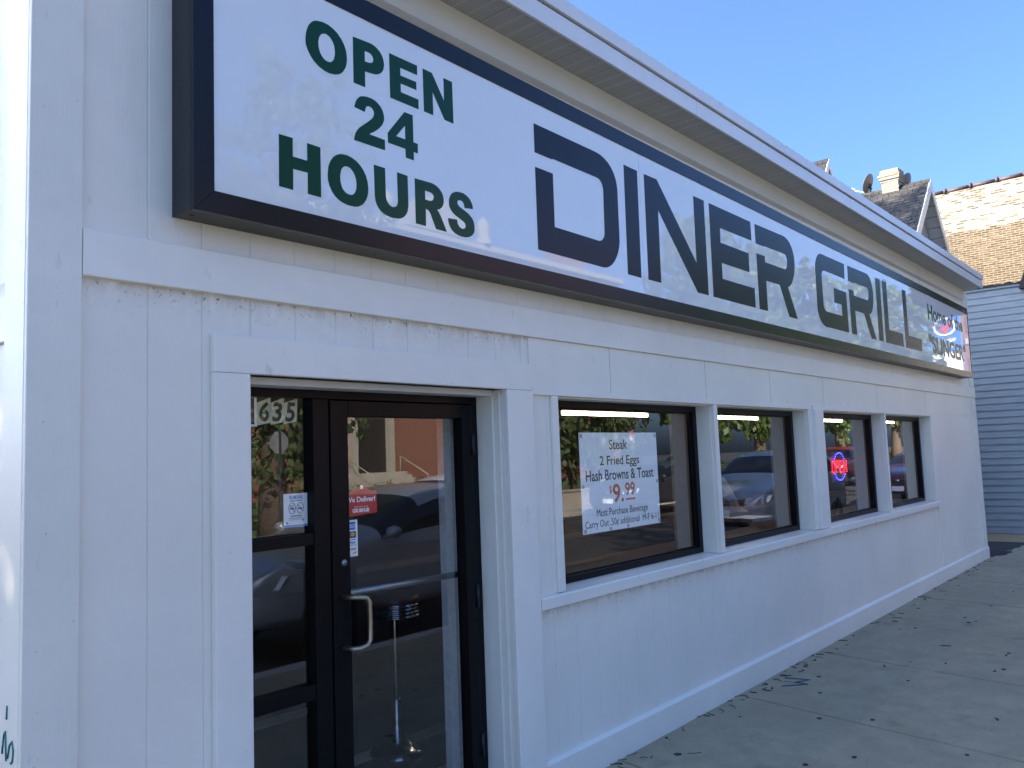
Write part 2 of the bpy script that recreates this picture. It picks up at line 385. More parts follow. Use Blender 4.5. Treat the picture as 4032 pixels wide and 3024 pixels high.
# ================================================================== SETTING: ground
def ground_plane():
    mb = MB(); mb.add([(-400, -400, -.16), (600, -400, -.16), (600, 400, -.16), (-400, 400, -.16)], [(0, 1, 2, 3)])
    tag(mb.build('road', 'asphalt'), kind='structure')
    # sidewalk: separate slabs with joints that run slightly askew to the facade
    mb = MB(); rnd = random.Random(4)
    mb.box(-22, 40, -2.94, -.001, -.155, -.035)
    xs = [-20 + 1.51 * i for i in range(40)]
    k0 = min(range(len(xs)), key=lambda i: abs(xs[i] - 5.51)); sh = 5.51 - xs[k0]; xs = [x + sh for x in xs]
    for a, b in zip(xs[:-1], xs[1:]):
        g = .009; dz = rnd.uniform(-.002, .002)
        y0, y1 = -2.94, -.055
        def P(x, y, z): return (x + .19 * y, y, z)
        if b > 16.5 + 20: continue
        bot = [P(a + g, y0, -.1), P(b - g, y0, -.1), P(b - g, y1, -.1), P(a + g, y1, -.1)]
        top = [P(a + g, y0, dz), P(b - g, y0, dz), P(b - g, y1, dz), P(a + g, y1, dz)]
        mb.hexa(bot, top)
    mb.box(-21, 13.9, -.052, -.004, -.1, -.003)
    o = mb.build('sidewalk', 'sidewalk'); tag(o, kind='structure')
    mb = MB(); mb.box(-22, 60, -3.12, -2.945, -.155, .002); tag(mb.build('kerb', 'concrete_far'), kind='structure')
    # asphalt gap beyond the diner with a broken edge, concrete ledge at the neighbour
    rnd = random.Random(9); pts = [(13.86, -.015)]
    for i in range(15):
        t = i / 14; pts.append((14.0 + 1.75 * t, -.03 - .17 * t + rnd.uniform(-.035, .035) - (.10 if i in (1, 2, 3, 4) else 0)))
    pts += [(22, -.2), (22, 14), (13.86, 14)]
    mb = MB(); mb.prism(pts, 'z', -.05, .004); tag(mb.build('asphalt_patch', 'asphalt'), kind='structure')
    mb = MB(); mb.prism([(14.03, -.03), (14.35, -.16), (14.7, -.17), (14.62, -.02), (14.3, .06)], 'z', .0, .008); tag(mb.build('tar_patch', 'tar'), kind='structure')
    mb = MB(); mb.box(16.0, 22, -.6, 12, -.04, .012); mb.box(16.17, 22, -.6, 12, .0125, .115); tag(mb.build('concrete_ledge', 'sidewalk'), kind='structure')
    mb = MB(); mb.box(-60, 160, -15.2, -12.4, -.155, .0); tag(mb.build('far_sidewalk', 'concrete_far'), kind='structure')
    mb = MB(); mb.box(-60, 160, -16.9, -15.9, -.15, .03); mb.box(-60, 160, -33, -18.6, -.15, .02); tag(mb.build('lawn', 'grass'), kind='structure')
ground_plane()
# ================================================================== DINER
D = empty('diner_building', (1, 0, 0), 'long low white diner with board siding, eaves and a row of dark windows', 'building')
XL, XR = .966, 13.83
OPEN = [(1.72, 3.155, -.3, 2.05)]
WIN = [(3.595, 5.42), (5.475, 7.2), (7.57, 9.37), (9.415, 11.25)]
ZT, ZB = 2.03, .975
OPEN += [(a, b, ZB, ZT) for a, b in WIN]
# backing wall with thickness
rects = [(XL, XR, -.15, 4.1)]
for h in OPEN: rects = rect_sub(rects, h)
mb = MB()
for r in rects: mb.box(r[0], r[1], .0030, .30, r[2], r[3])
# grooved boards
gx = [XL]; x = 1.328
while x < XR: gx.append(x); x += .198
gx.append(XR)
for a, b in zip(gx[:-1], gx[1:]):
    rr = [(a + .0012, b - .0012, -.02, 3.76)]
    for h in OPEN: rr = rect_sub(rr, h)
    for r in rr: mb.prism([(r[0], .0018), (r[0] + .003, 0.0), (r[1] - .003, 0.0), (r[1], .0018), (r[1], .0026), (r[0], .0026)], 'z', r[2], r[3])
# inner lining behind the front wall
wall = mb.build('wall', 'white_siding', D)
mb = MB()
mb.box(XR - .15, XR, .301, 7.0, -.15, 4.1); mb.box(XL + .02, XR, 7.0, 7.2, -.15, 4.1)
mb.box(XL + .02, XL + .15, .301, 7.0, -.15, 4.1)
mb.build('side_wall', 'interior_wall', D)
# side face skin: painted tile below, board above, ledge between
mb = MB(); mb.box(XL + .004, XL + .0195, .302, 7.19, -.15, 2.13); mb.build('painted_tile_wall', 'painted_block', D)
mb = MB()
y = .302
while y < 7.1:
    mb.box(XL + .002, XL + .0195, y + .004, min(y + .30, 7.19), 2.29, 4.0); y += .305
mb.build('side_siding', 'white_post', D)
mb = MB(); mb.box(XL - .012, XL + .0195, .172, 7.19, 2.135, 2.285); mb.build('side_band', 'white_trim', D, bevel=.003)
mb = MB(); mb.box(XL - .022, 1.104, -.022, -.0005, -.02, 3.99); mb.build('corner_board', 'white_post', D, bevel=.003)
mb = MB(); mb.box(XL - .022, XL - .0005, .0015, .17, -.02, 3.99); mb.build('corner_board', 'smooth_white', D, bevel=.003)
mb = MB(); mb.box(XL + .001, XL + .018, .1705, .3015, -.15, 4.0); mb.build('side_panel', 'painted_block', D)
# end corner board at the far end
mb = MB(); mb.box(13.60, XR + .02, -.014, -.0005, .16, 2.33); mb.box(13.60, XR + .02, -.014, -.0005, 2.50, 3.94); mb.build_each('corner_board', 'white_trim', D, bevel=.002)
# band below the sign
mb = MB(); mb.box(1.106, 13.84, -.024, -.0005, 2.337, 2.492); mb.build('trim_band', 'white_trim', D, bevel=.004)
# flat panels over the windows
mb = MB()
for a, b in ((3.37, 4.13), (4.138, 5.34), (5.348, 6.45), (6.458, 7.63), (7.638, 9.2), (9.208, 11.1), (11.108, 13.59)):
    mb.box(a, b, -.006, -.0005, 2.07, 2.336)
mb.build_each('header_panel', 'smooth_white', D)
mb = MB(); mb.box(11.34, 13.59, -.006, -.0005, .16, 2.066); mb.build('end_panel', 'white_trim', D)
# baseboard with sloped cap
mb = MB(); mb.prism([(-.030, -.02), (-.030, .150), (-.012, .166), (-.0005, .166), (-.0005, -.02)], 'x', 3.365, 13.84)
mb.prism([(-.030, -.02), (-.030, .150), (-.012, .166), (-.0005, .166), (-.0005, -.02)], 'x', 1.106, 1.555)
bb = mb.build('baseboard', 'white_trim', D)
# door casing
mb = MB(); mb.box(1.556, 1.702, -.03, -.0005, -.05, 2.049); mb.box(1.556, 3.352, -.031, -.0005, 2.0495, 2.19); mb.box(3.155, 3.362, -.032, -.0005, -.05, 2.049)
mb.build_each('door_casing', 'white_trim', D, bevel=.004)
mb = MB(); mb.box(1.69, 1.7195, -.0003, .16, -.05, 2.0485)
mb.box(1.70, 3.175, .0, .06, 2.05, 2.08); mb.box(1.70, 3.175, .0605, .17, 2.022, 2.08)
mb.build('head_jamb', 'white_jamb', D)
mb = MB(); mb.box(3.1552, 3.185, .0, .17, -.05, 2.0495); mb.box(3.138, 3.1548, .06, .17, -.05, 2.0215); mb.box(3.148, 3.1548, .02, .0595, -.05, 2.049)
mb.build_each('side_jamb', 'white_post', D, bevel=.002)
# window surround: head trim, mullion posts, sill
mb = MB()
mb.box(3.365, 7.30, -.020, -.0005, 2.031, 2.068); mb.box(7.3005, 7.50, -.026, -.0005, 2.026, 2.072); mb.box(7.5005, 11.32, -.020, -.0005, 2.031, 2.068)
mb.build_each('head_trim', 'white_trim', D, bevel=.002)
mb = MB()
mb.box(3.54, 3.595, -.018, -.0005, .986, 2.0305); mb.box(5.42, 5.475, -.018, -.0005, .986, 2.0305)
mb.box(7.2, 7.30, -.018, -.0005, .986, 2.0305); mb.box(7.3005, 7.47, -.045, -.0005, .986, 2.0255); mb.box(7.4705, 7.57, -.018, -.0005, .986, 2.0305)
mb.box(9.37, 9.415, -.018, -.0005, .986, 2.0305); mb.box(11.25, 11.34, -.010, -.0005, .986, 2.0305)
mb.build_each('mullion_post', 'white_trim', D, bevel=.003)
mb = MB()
for a, b in ((5.42, 5.475), (7.2, 7.57), (9.37, 9.415)): mb.box(a + .0005, b - .0005, .0005, .012, ZB, ZT)
mb.build_each('post_core', 'white_trim', D)
mb = MB(); mb.prism([(-.035, .918), (-.035, .972), (-.030, .980), (.12, .9865), (.12, .9765), (.001, .9748), (-.0005, .9747), (-.0005, .918)], 'x', 3.366, 11.36)
mb.build('sill', 'white_trim', D, bevel=0)
# reveals, frames and glass of each window
for a, b in WIN:
    fr = MB(); y0, y1 = .12, .176
    for (p0, p1, q0, q1) in ((a + .001, a + .056, ZB + .012, ZT - .001), (b - .056, b - .001, ZB + .012, ZT - .001)):
        fr.box(p0, p1, y0, y1, q0, q1)
    fr.box(a + .0565, b - .0565, y0, y1, ZT - .050, ZT - .0012); fr.box(a + .0565, b - .0565, y0, y1, ZB + .012, ZB + .052)
    # stepped inner stop
    for (p0, p1, q0, q1) in ((a + .0565, a + .066, ZB + .0525, ZT - .0505), (b - .066, b - .0565, ZB + .0525, ZT - .0505), (a + .0665, b - .0665, ZT - .060, ZT - .0505), (a + .0665, b - .0665, ZB + .0525, ZB + .062)):
        fr.box(p0, p1, y0 + .022, y1 - .02, q0, q1)
    win = fr.build('window', 'dark_frame', D, bevel=.002)
    g = MB(); g.box(a + .060, b - .060, .157, .163, ZB + .055, ZT - .055); g.build('pane', 'glass', win)
    rv = MB(); rv.box(b - .0105, b + .012, .177, .345, ZB - .02, ZT + .03); rv.box(a - .012, a + .0105, .177, .345, ZB - .02, ZT + .03)
    rv.build_each('inner_reveal', 'beige_plaster', win)
mb = MB()
for a, b in WIN:
    mb.box(b - .010, b + .0, .0125, .1195, ZB + .012, ZT - .0005); mb.box(a, a + .010, .0125, .1195, ZB + .012, ZT - .0005); mb.box(a + .0105, b - .0105, .0125, .1195, ZT - .008, ZT - .0005)
mb.build_each('window_reveal', 'white_post', D)
# door unit: sidelite, door leaf
SY0, SY1 = .165, .235
fr = MB()
fr.box(1.7205, 1.765, SY0, SY1, .02, 2.0215); fr.box(2.118, 2.20, SY0, SY1, .02, 1.985)
fr.box(1.7655, 3.137, SY0, SY1, 1.9855, 2.0215); fr.box(3.092, 3.137, SY0, SY1, .02, 1.985)
fr.box(1.7655, 2.1175, SY0 + .003, SY1 - .003, 1.372, 1.422); fr.box(1.7655, 2.1175, SY0 + .003, SY1 - .003, .745, .805); fr.box(1.7655, 2.1175, SY0 + .003, SY1 - .003, .02, .12)
sf = fr.build('door_frame', 'dark_frame', D, bevel=.003)
g = MB(); g.box(1.766, 2.117, .203, .208, .121, .744); g.box(1.766, 2.117, .203, .208, .806, 1.371); g.box(1.766, 2.117, .203, .208, 1.423, 1.985); g.build_each('sidelite_pane', 'door_glass', sf)
dl = MB()
dl.box(2.2045, 2.298, SY0 - .006, SY1 - .01, .03, 1.980); dl.box(3.018, 3.088, SY0 - .006, SY1 - .01, .03, 1.980)
dl.box(2.2985, 3.0175, SY0 - .006, SY1 - .01, 1.912, 1.980); dl.box(2.2985, 3.0175, SY0 - .006, SY1 - .01, .03, .125)
door = dl.build('door', 'dark_frame', D, bevel=.003)
g = MB(); g.box(2.2987, 3.0173, .203, .208, .1255, 1.9115); g.build('door_pane', 'door_glass', door)
mb = MB(); hx = 2.252
path = [(hx, SY0 - .006, 1.148), (hx + .004, SY0 - .035, 1.148)]
for i in range(7):
    a = PI / 2 * i / 6; path.append((hx + .01 + .062 * math.sin(a) * .9, SY0 - .045 - .005 * math.sin(a), 1.148 - .028 * (1 - math.cos(a))))
path = [(2.250, .160, 1.140), (2.262, .105, 1.140), (2.285, .085, 1.139), (2.318, .080, 1.132), (2.332, .079, 1.112), (2.334, .079, 1.03), (2.332, .079, .955), (2.318, .080, .935), (2.285, .085, .928), (2.262, .105, .927), (2.250, .160, .927)]
mb.tube(path, .0105, 12); mb.build('handle', 'brass', door)
mb = MB(); mb.lathe([(0, -.004), (.013, -.004), (.014, 0), (.014, .006)], (2.262, SY0 - .009, 1.283), 'y', 18); mb.lathe([(0, -.006), (.006, -.006), (.006, 0)], (2.262, SY0 - .009, 1.283), 'y', 12); mb.build('lock', 'brushed_steel', door)
mb = MB(); mb.tube([(2.24, .245, 1.137), (3.07, .245, 1.128)], .016, 12); mb.tube([(2.25, .2, 1.137), (2.25, .245, 1.137)], .012); mb.tube([(3.05, .2, 1.128), (3.05, .245, 1.128)], .012); mb.build('push_bar', 'brushed_steel', door)
mb = MB(); mb.box(3.132, 3.20, .262, .345, .02, 2.05); mb.box(3.124, 3.20, .346, .45, .02, 2.05); mb.build_each('inner_jamb', 'inner_white', D)
mb = MB()
for z in (.30, 1.02, 1.78): mb.tube([(3.090, SY0 - .010, z - .055), (3.090, SY0 - .010, z + .055)], .009, 10)
mb.build_each('hinge', 'black_metal', door)
mb = MB(); mb.box(1.72, 3.155, -.04, .30, -.05, .018); mb.build('threshold', 'brushed_steel', D, bevel=.003)
# upper cornice board, moulding, soffit, fascia
mb = MB(); mb.prism([(-.0005, 3.772), (-.030, 3.792), (-.030, 3.80), (-.022, 3.812), (-.022, 3.949), (-.0005, 3.949)], 'x', 1.106, 13.60); mb.build('cornice_board', 'cream_board', D)
mb = MB(); mb.box(XL - .05, 13.74, -.245, -.0005, 3.950, 3.958); mb.build('soffit', 'soffit', D)
mb = MB()
xs = [XL - .05, 1.9, 4.95, 8.0, 11.05, 13.75]
for a, b in zip(xs[:-1], xs[1:]): mb.box(a + .0015, b - .0015, -.262, -.2455, 3.943, 4.048)
f1 = mb.build('fascia', 'fascia_metal', D, bevel=.002)
mb = MB(); mb.box(XL - .05, 13.748, -.252, -.2, 4.0485, 4.060); mb.build('fascia_gap', 'black_wood', D)
mb = MB()
xs = [XL - .05, 3.3, 6.4, 9.45, 12.4, 13.76]
for a, b in zip(xs[:-1], xs[1:]): mb.box(a + .0015, b - .0015, -.276, -.19, 4.0605, 4.142)
mb.build('drip_edge', 'fascia_metal', D, bevel=.004)
mb = MB(); mb.box(XL - .04, 13.75, -.18, 7.25, 3.97, 4.12); mb.build('roof', 'tar', D)
mb = MB(); mb.box(13.735, 13.752, -.19, 7.25, 3.944, 4.135); mb.build('end_fascia', 'fascia_metal', D)
# interior lining
mb = MB(); mb.box(XL + .15, XR - .15, .30, 7.0, -.05, .0); fl = mb.build('floor', 'tile_dark', D)
mb = MB(); mb.box(1.2, 3.9, 2.2, 2.34, .0, .004); mb.box(1.2, 1.9, 2.0, 2.2, 0, .004); mb.box(2.2, 4.4, 1.15, 1.27, .0, .004); mb.box(1.2, 13.6, .60, .72, .0005, .0045); mb.build('floor_stripe', 'tile_light', fl)
mb = MB(); mb.box(XL + .15, XR - .15, .30, 7.0, 2.45, 2.5); mb.build('ceiling', 'ceiling_paint', D)
mb = MB(); mb.box(3.5, 11.4, .302, .325, .0, .93); mb.build('wall_panelling', 'dark_panel', D)
mb = MB(); mb.box(3.5, 11.4, .305, .62, .93, 1.0); mb.build('window_ledge', 'wood_ledge', D, bevel=.004)
# ================================================================== SIGN
S_ = empty('shop_sign', (1.413, 0, 2.59), 'long dark framed sign box reading OPEN 24 HOURS, DINER GRILL and Home of the SLINGER', 'sign')
ZS0 = 2.590; ZSA, ZSB = 3.664, 3.585      # top edge sags slightly to the right
XA, XB = 1.413, 13.14; YF = -.152
def ztop(x): return ZSA + (ZSB - ZSA) * (x - XA) / (XB - XA)
mb = MB(); fw = .080
# shallow box (cabinet) behind, open front ring of four mitred profiles
mb.hexa([(XA, -.126, ZS0 + .002), (XB, -.126, ZS0 + .002), (XB, -.001, ZS0 + .002), (XA, -.001, ZS0 + .002)], [(XA, -.126, ztop(XA) - .002), (XB, -.126, ztop(XB) - .002), (XB, -.001, ztop(XB) - .002), (XA, -.001, ztop(XA) - .002)])
mb.build('cabinet', 'black_metal', S_, bevel=.002)
def ring(seg):
    (ax, az), (bx, bz), (cx_, cz), (dx, dz) = seg   # outer a->b, inner d..c
    m_ = MB(); m_.hexa([(ax, YF, az), (bx, YF, bz), (cx_, YF, cz), (dx, YF, dz)], [(ax, -.1265, az), (bx, -.1265, bz), (cx_, -.1265, cz), (dx, -.1265, dz)]); return m_
o1, o2, o3, o4 = (XA, ZS0), (XB, ZS0), (XB, ztop(XB)), (XA, ztop(XA))
i1, i2, i3, i4 = (XA + .078, ZS0 + fw), (XB - .03, ZS0 + fw), (XB - .03, ztop(XB) - fw - .008), (XA + .078, ztop(XA) - fw - .008)
for seg in ((o1, o2, i2, i1), (o2, o3, i3, i2), (o3, o4, i4, i3), (o4, o1, i1, i4)): ring(seg).build('frame', 'navy_frame', S_, bevel=.0015)
# two acrylic panels meeting at a seam
sx_ = 4.352
for a, b in ((XA + .0785, sx_ - .0015), (sx_ + .0015, 8.39), (8.393, XB - .0305)):
    m_ = MB(); zt = lambda x: ztop(x) - fw - .0085
    m_.hexa([(a, YF + .006, ZS0 + fw + .0005), (b, YF + .006, ZS0 + fw + .0005), (b, YF + .020, ZS0 + fw + .0005), (a, YF + .020, ZS0 + fw + .0005)], [(a, YF + .006, zt(a)), (b, YF + .006, zt(b)), (b, YF + .020, zt(b)), (a, YF + .020, zt(a))])
    m_.build('face_panel', 'sign_face', S_)
mb = MB()
for i in range(15):
    x = 1.45 + i * .83; mb.lathe([(0, -.002), (.006, -.002), (.007, 0)], (x, -.07, ZS0 + .0005), 'z', 8)
for z in (2.75, 3.05, 3.4): mb.lathe([(0, -.002), (.006, -.002), (.007, 0)], (XA + .0005, -.07, z), 'x', 8)
mb.build_each('screw', 'black_metal', S_)
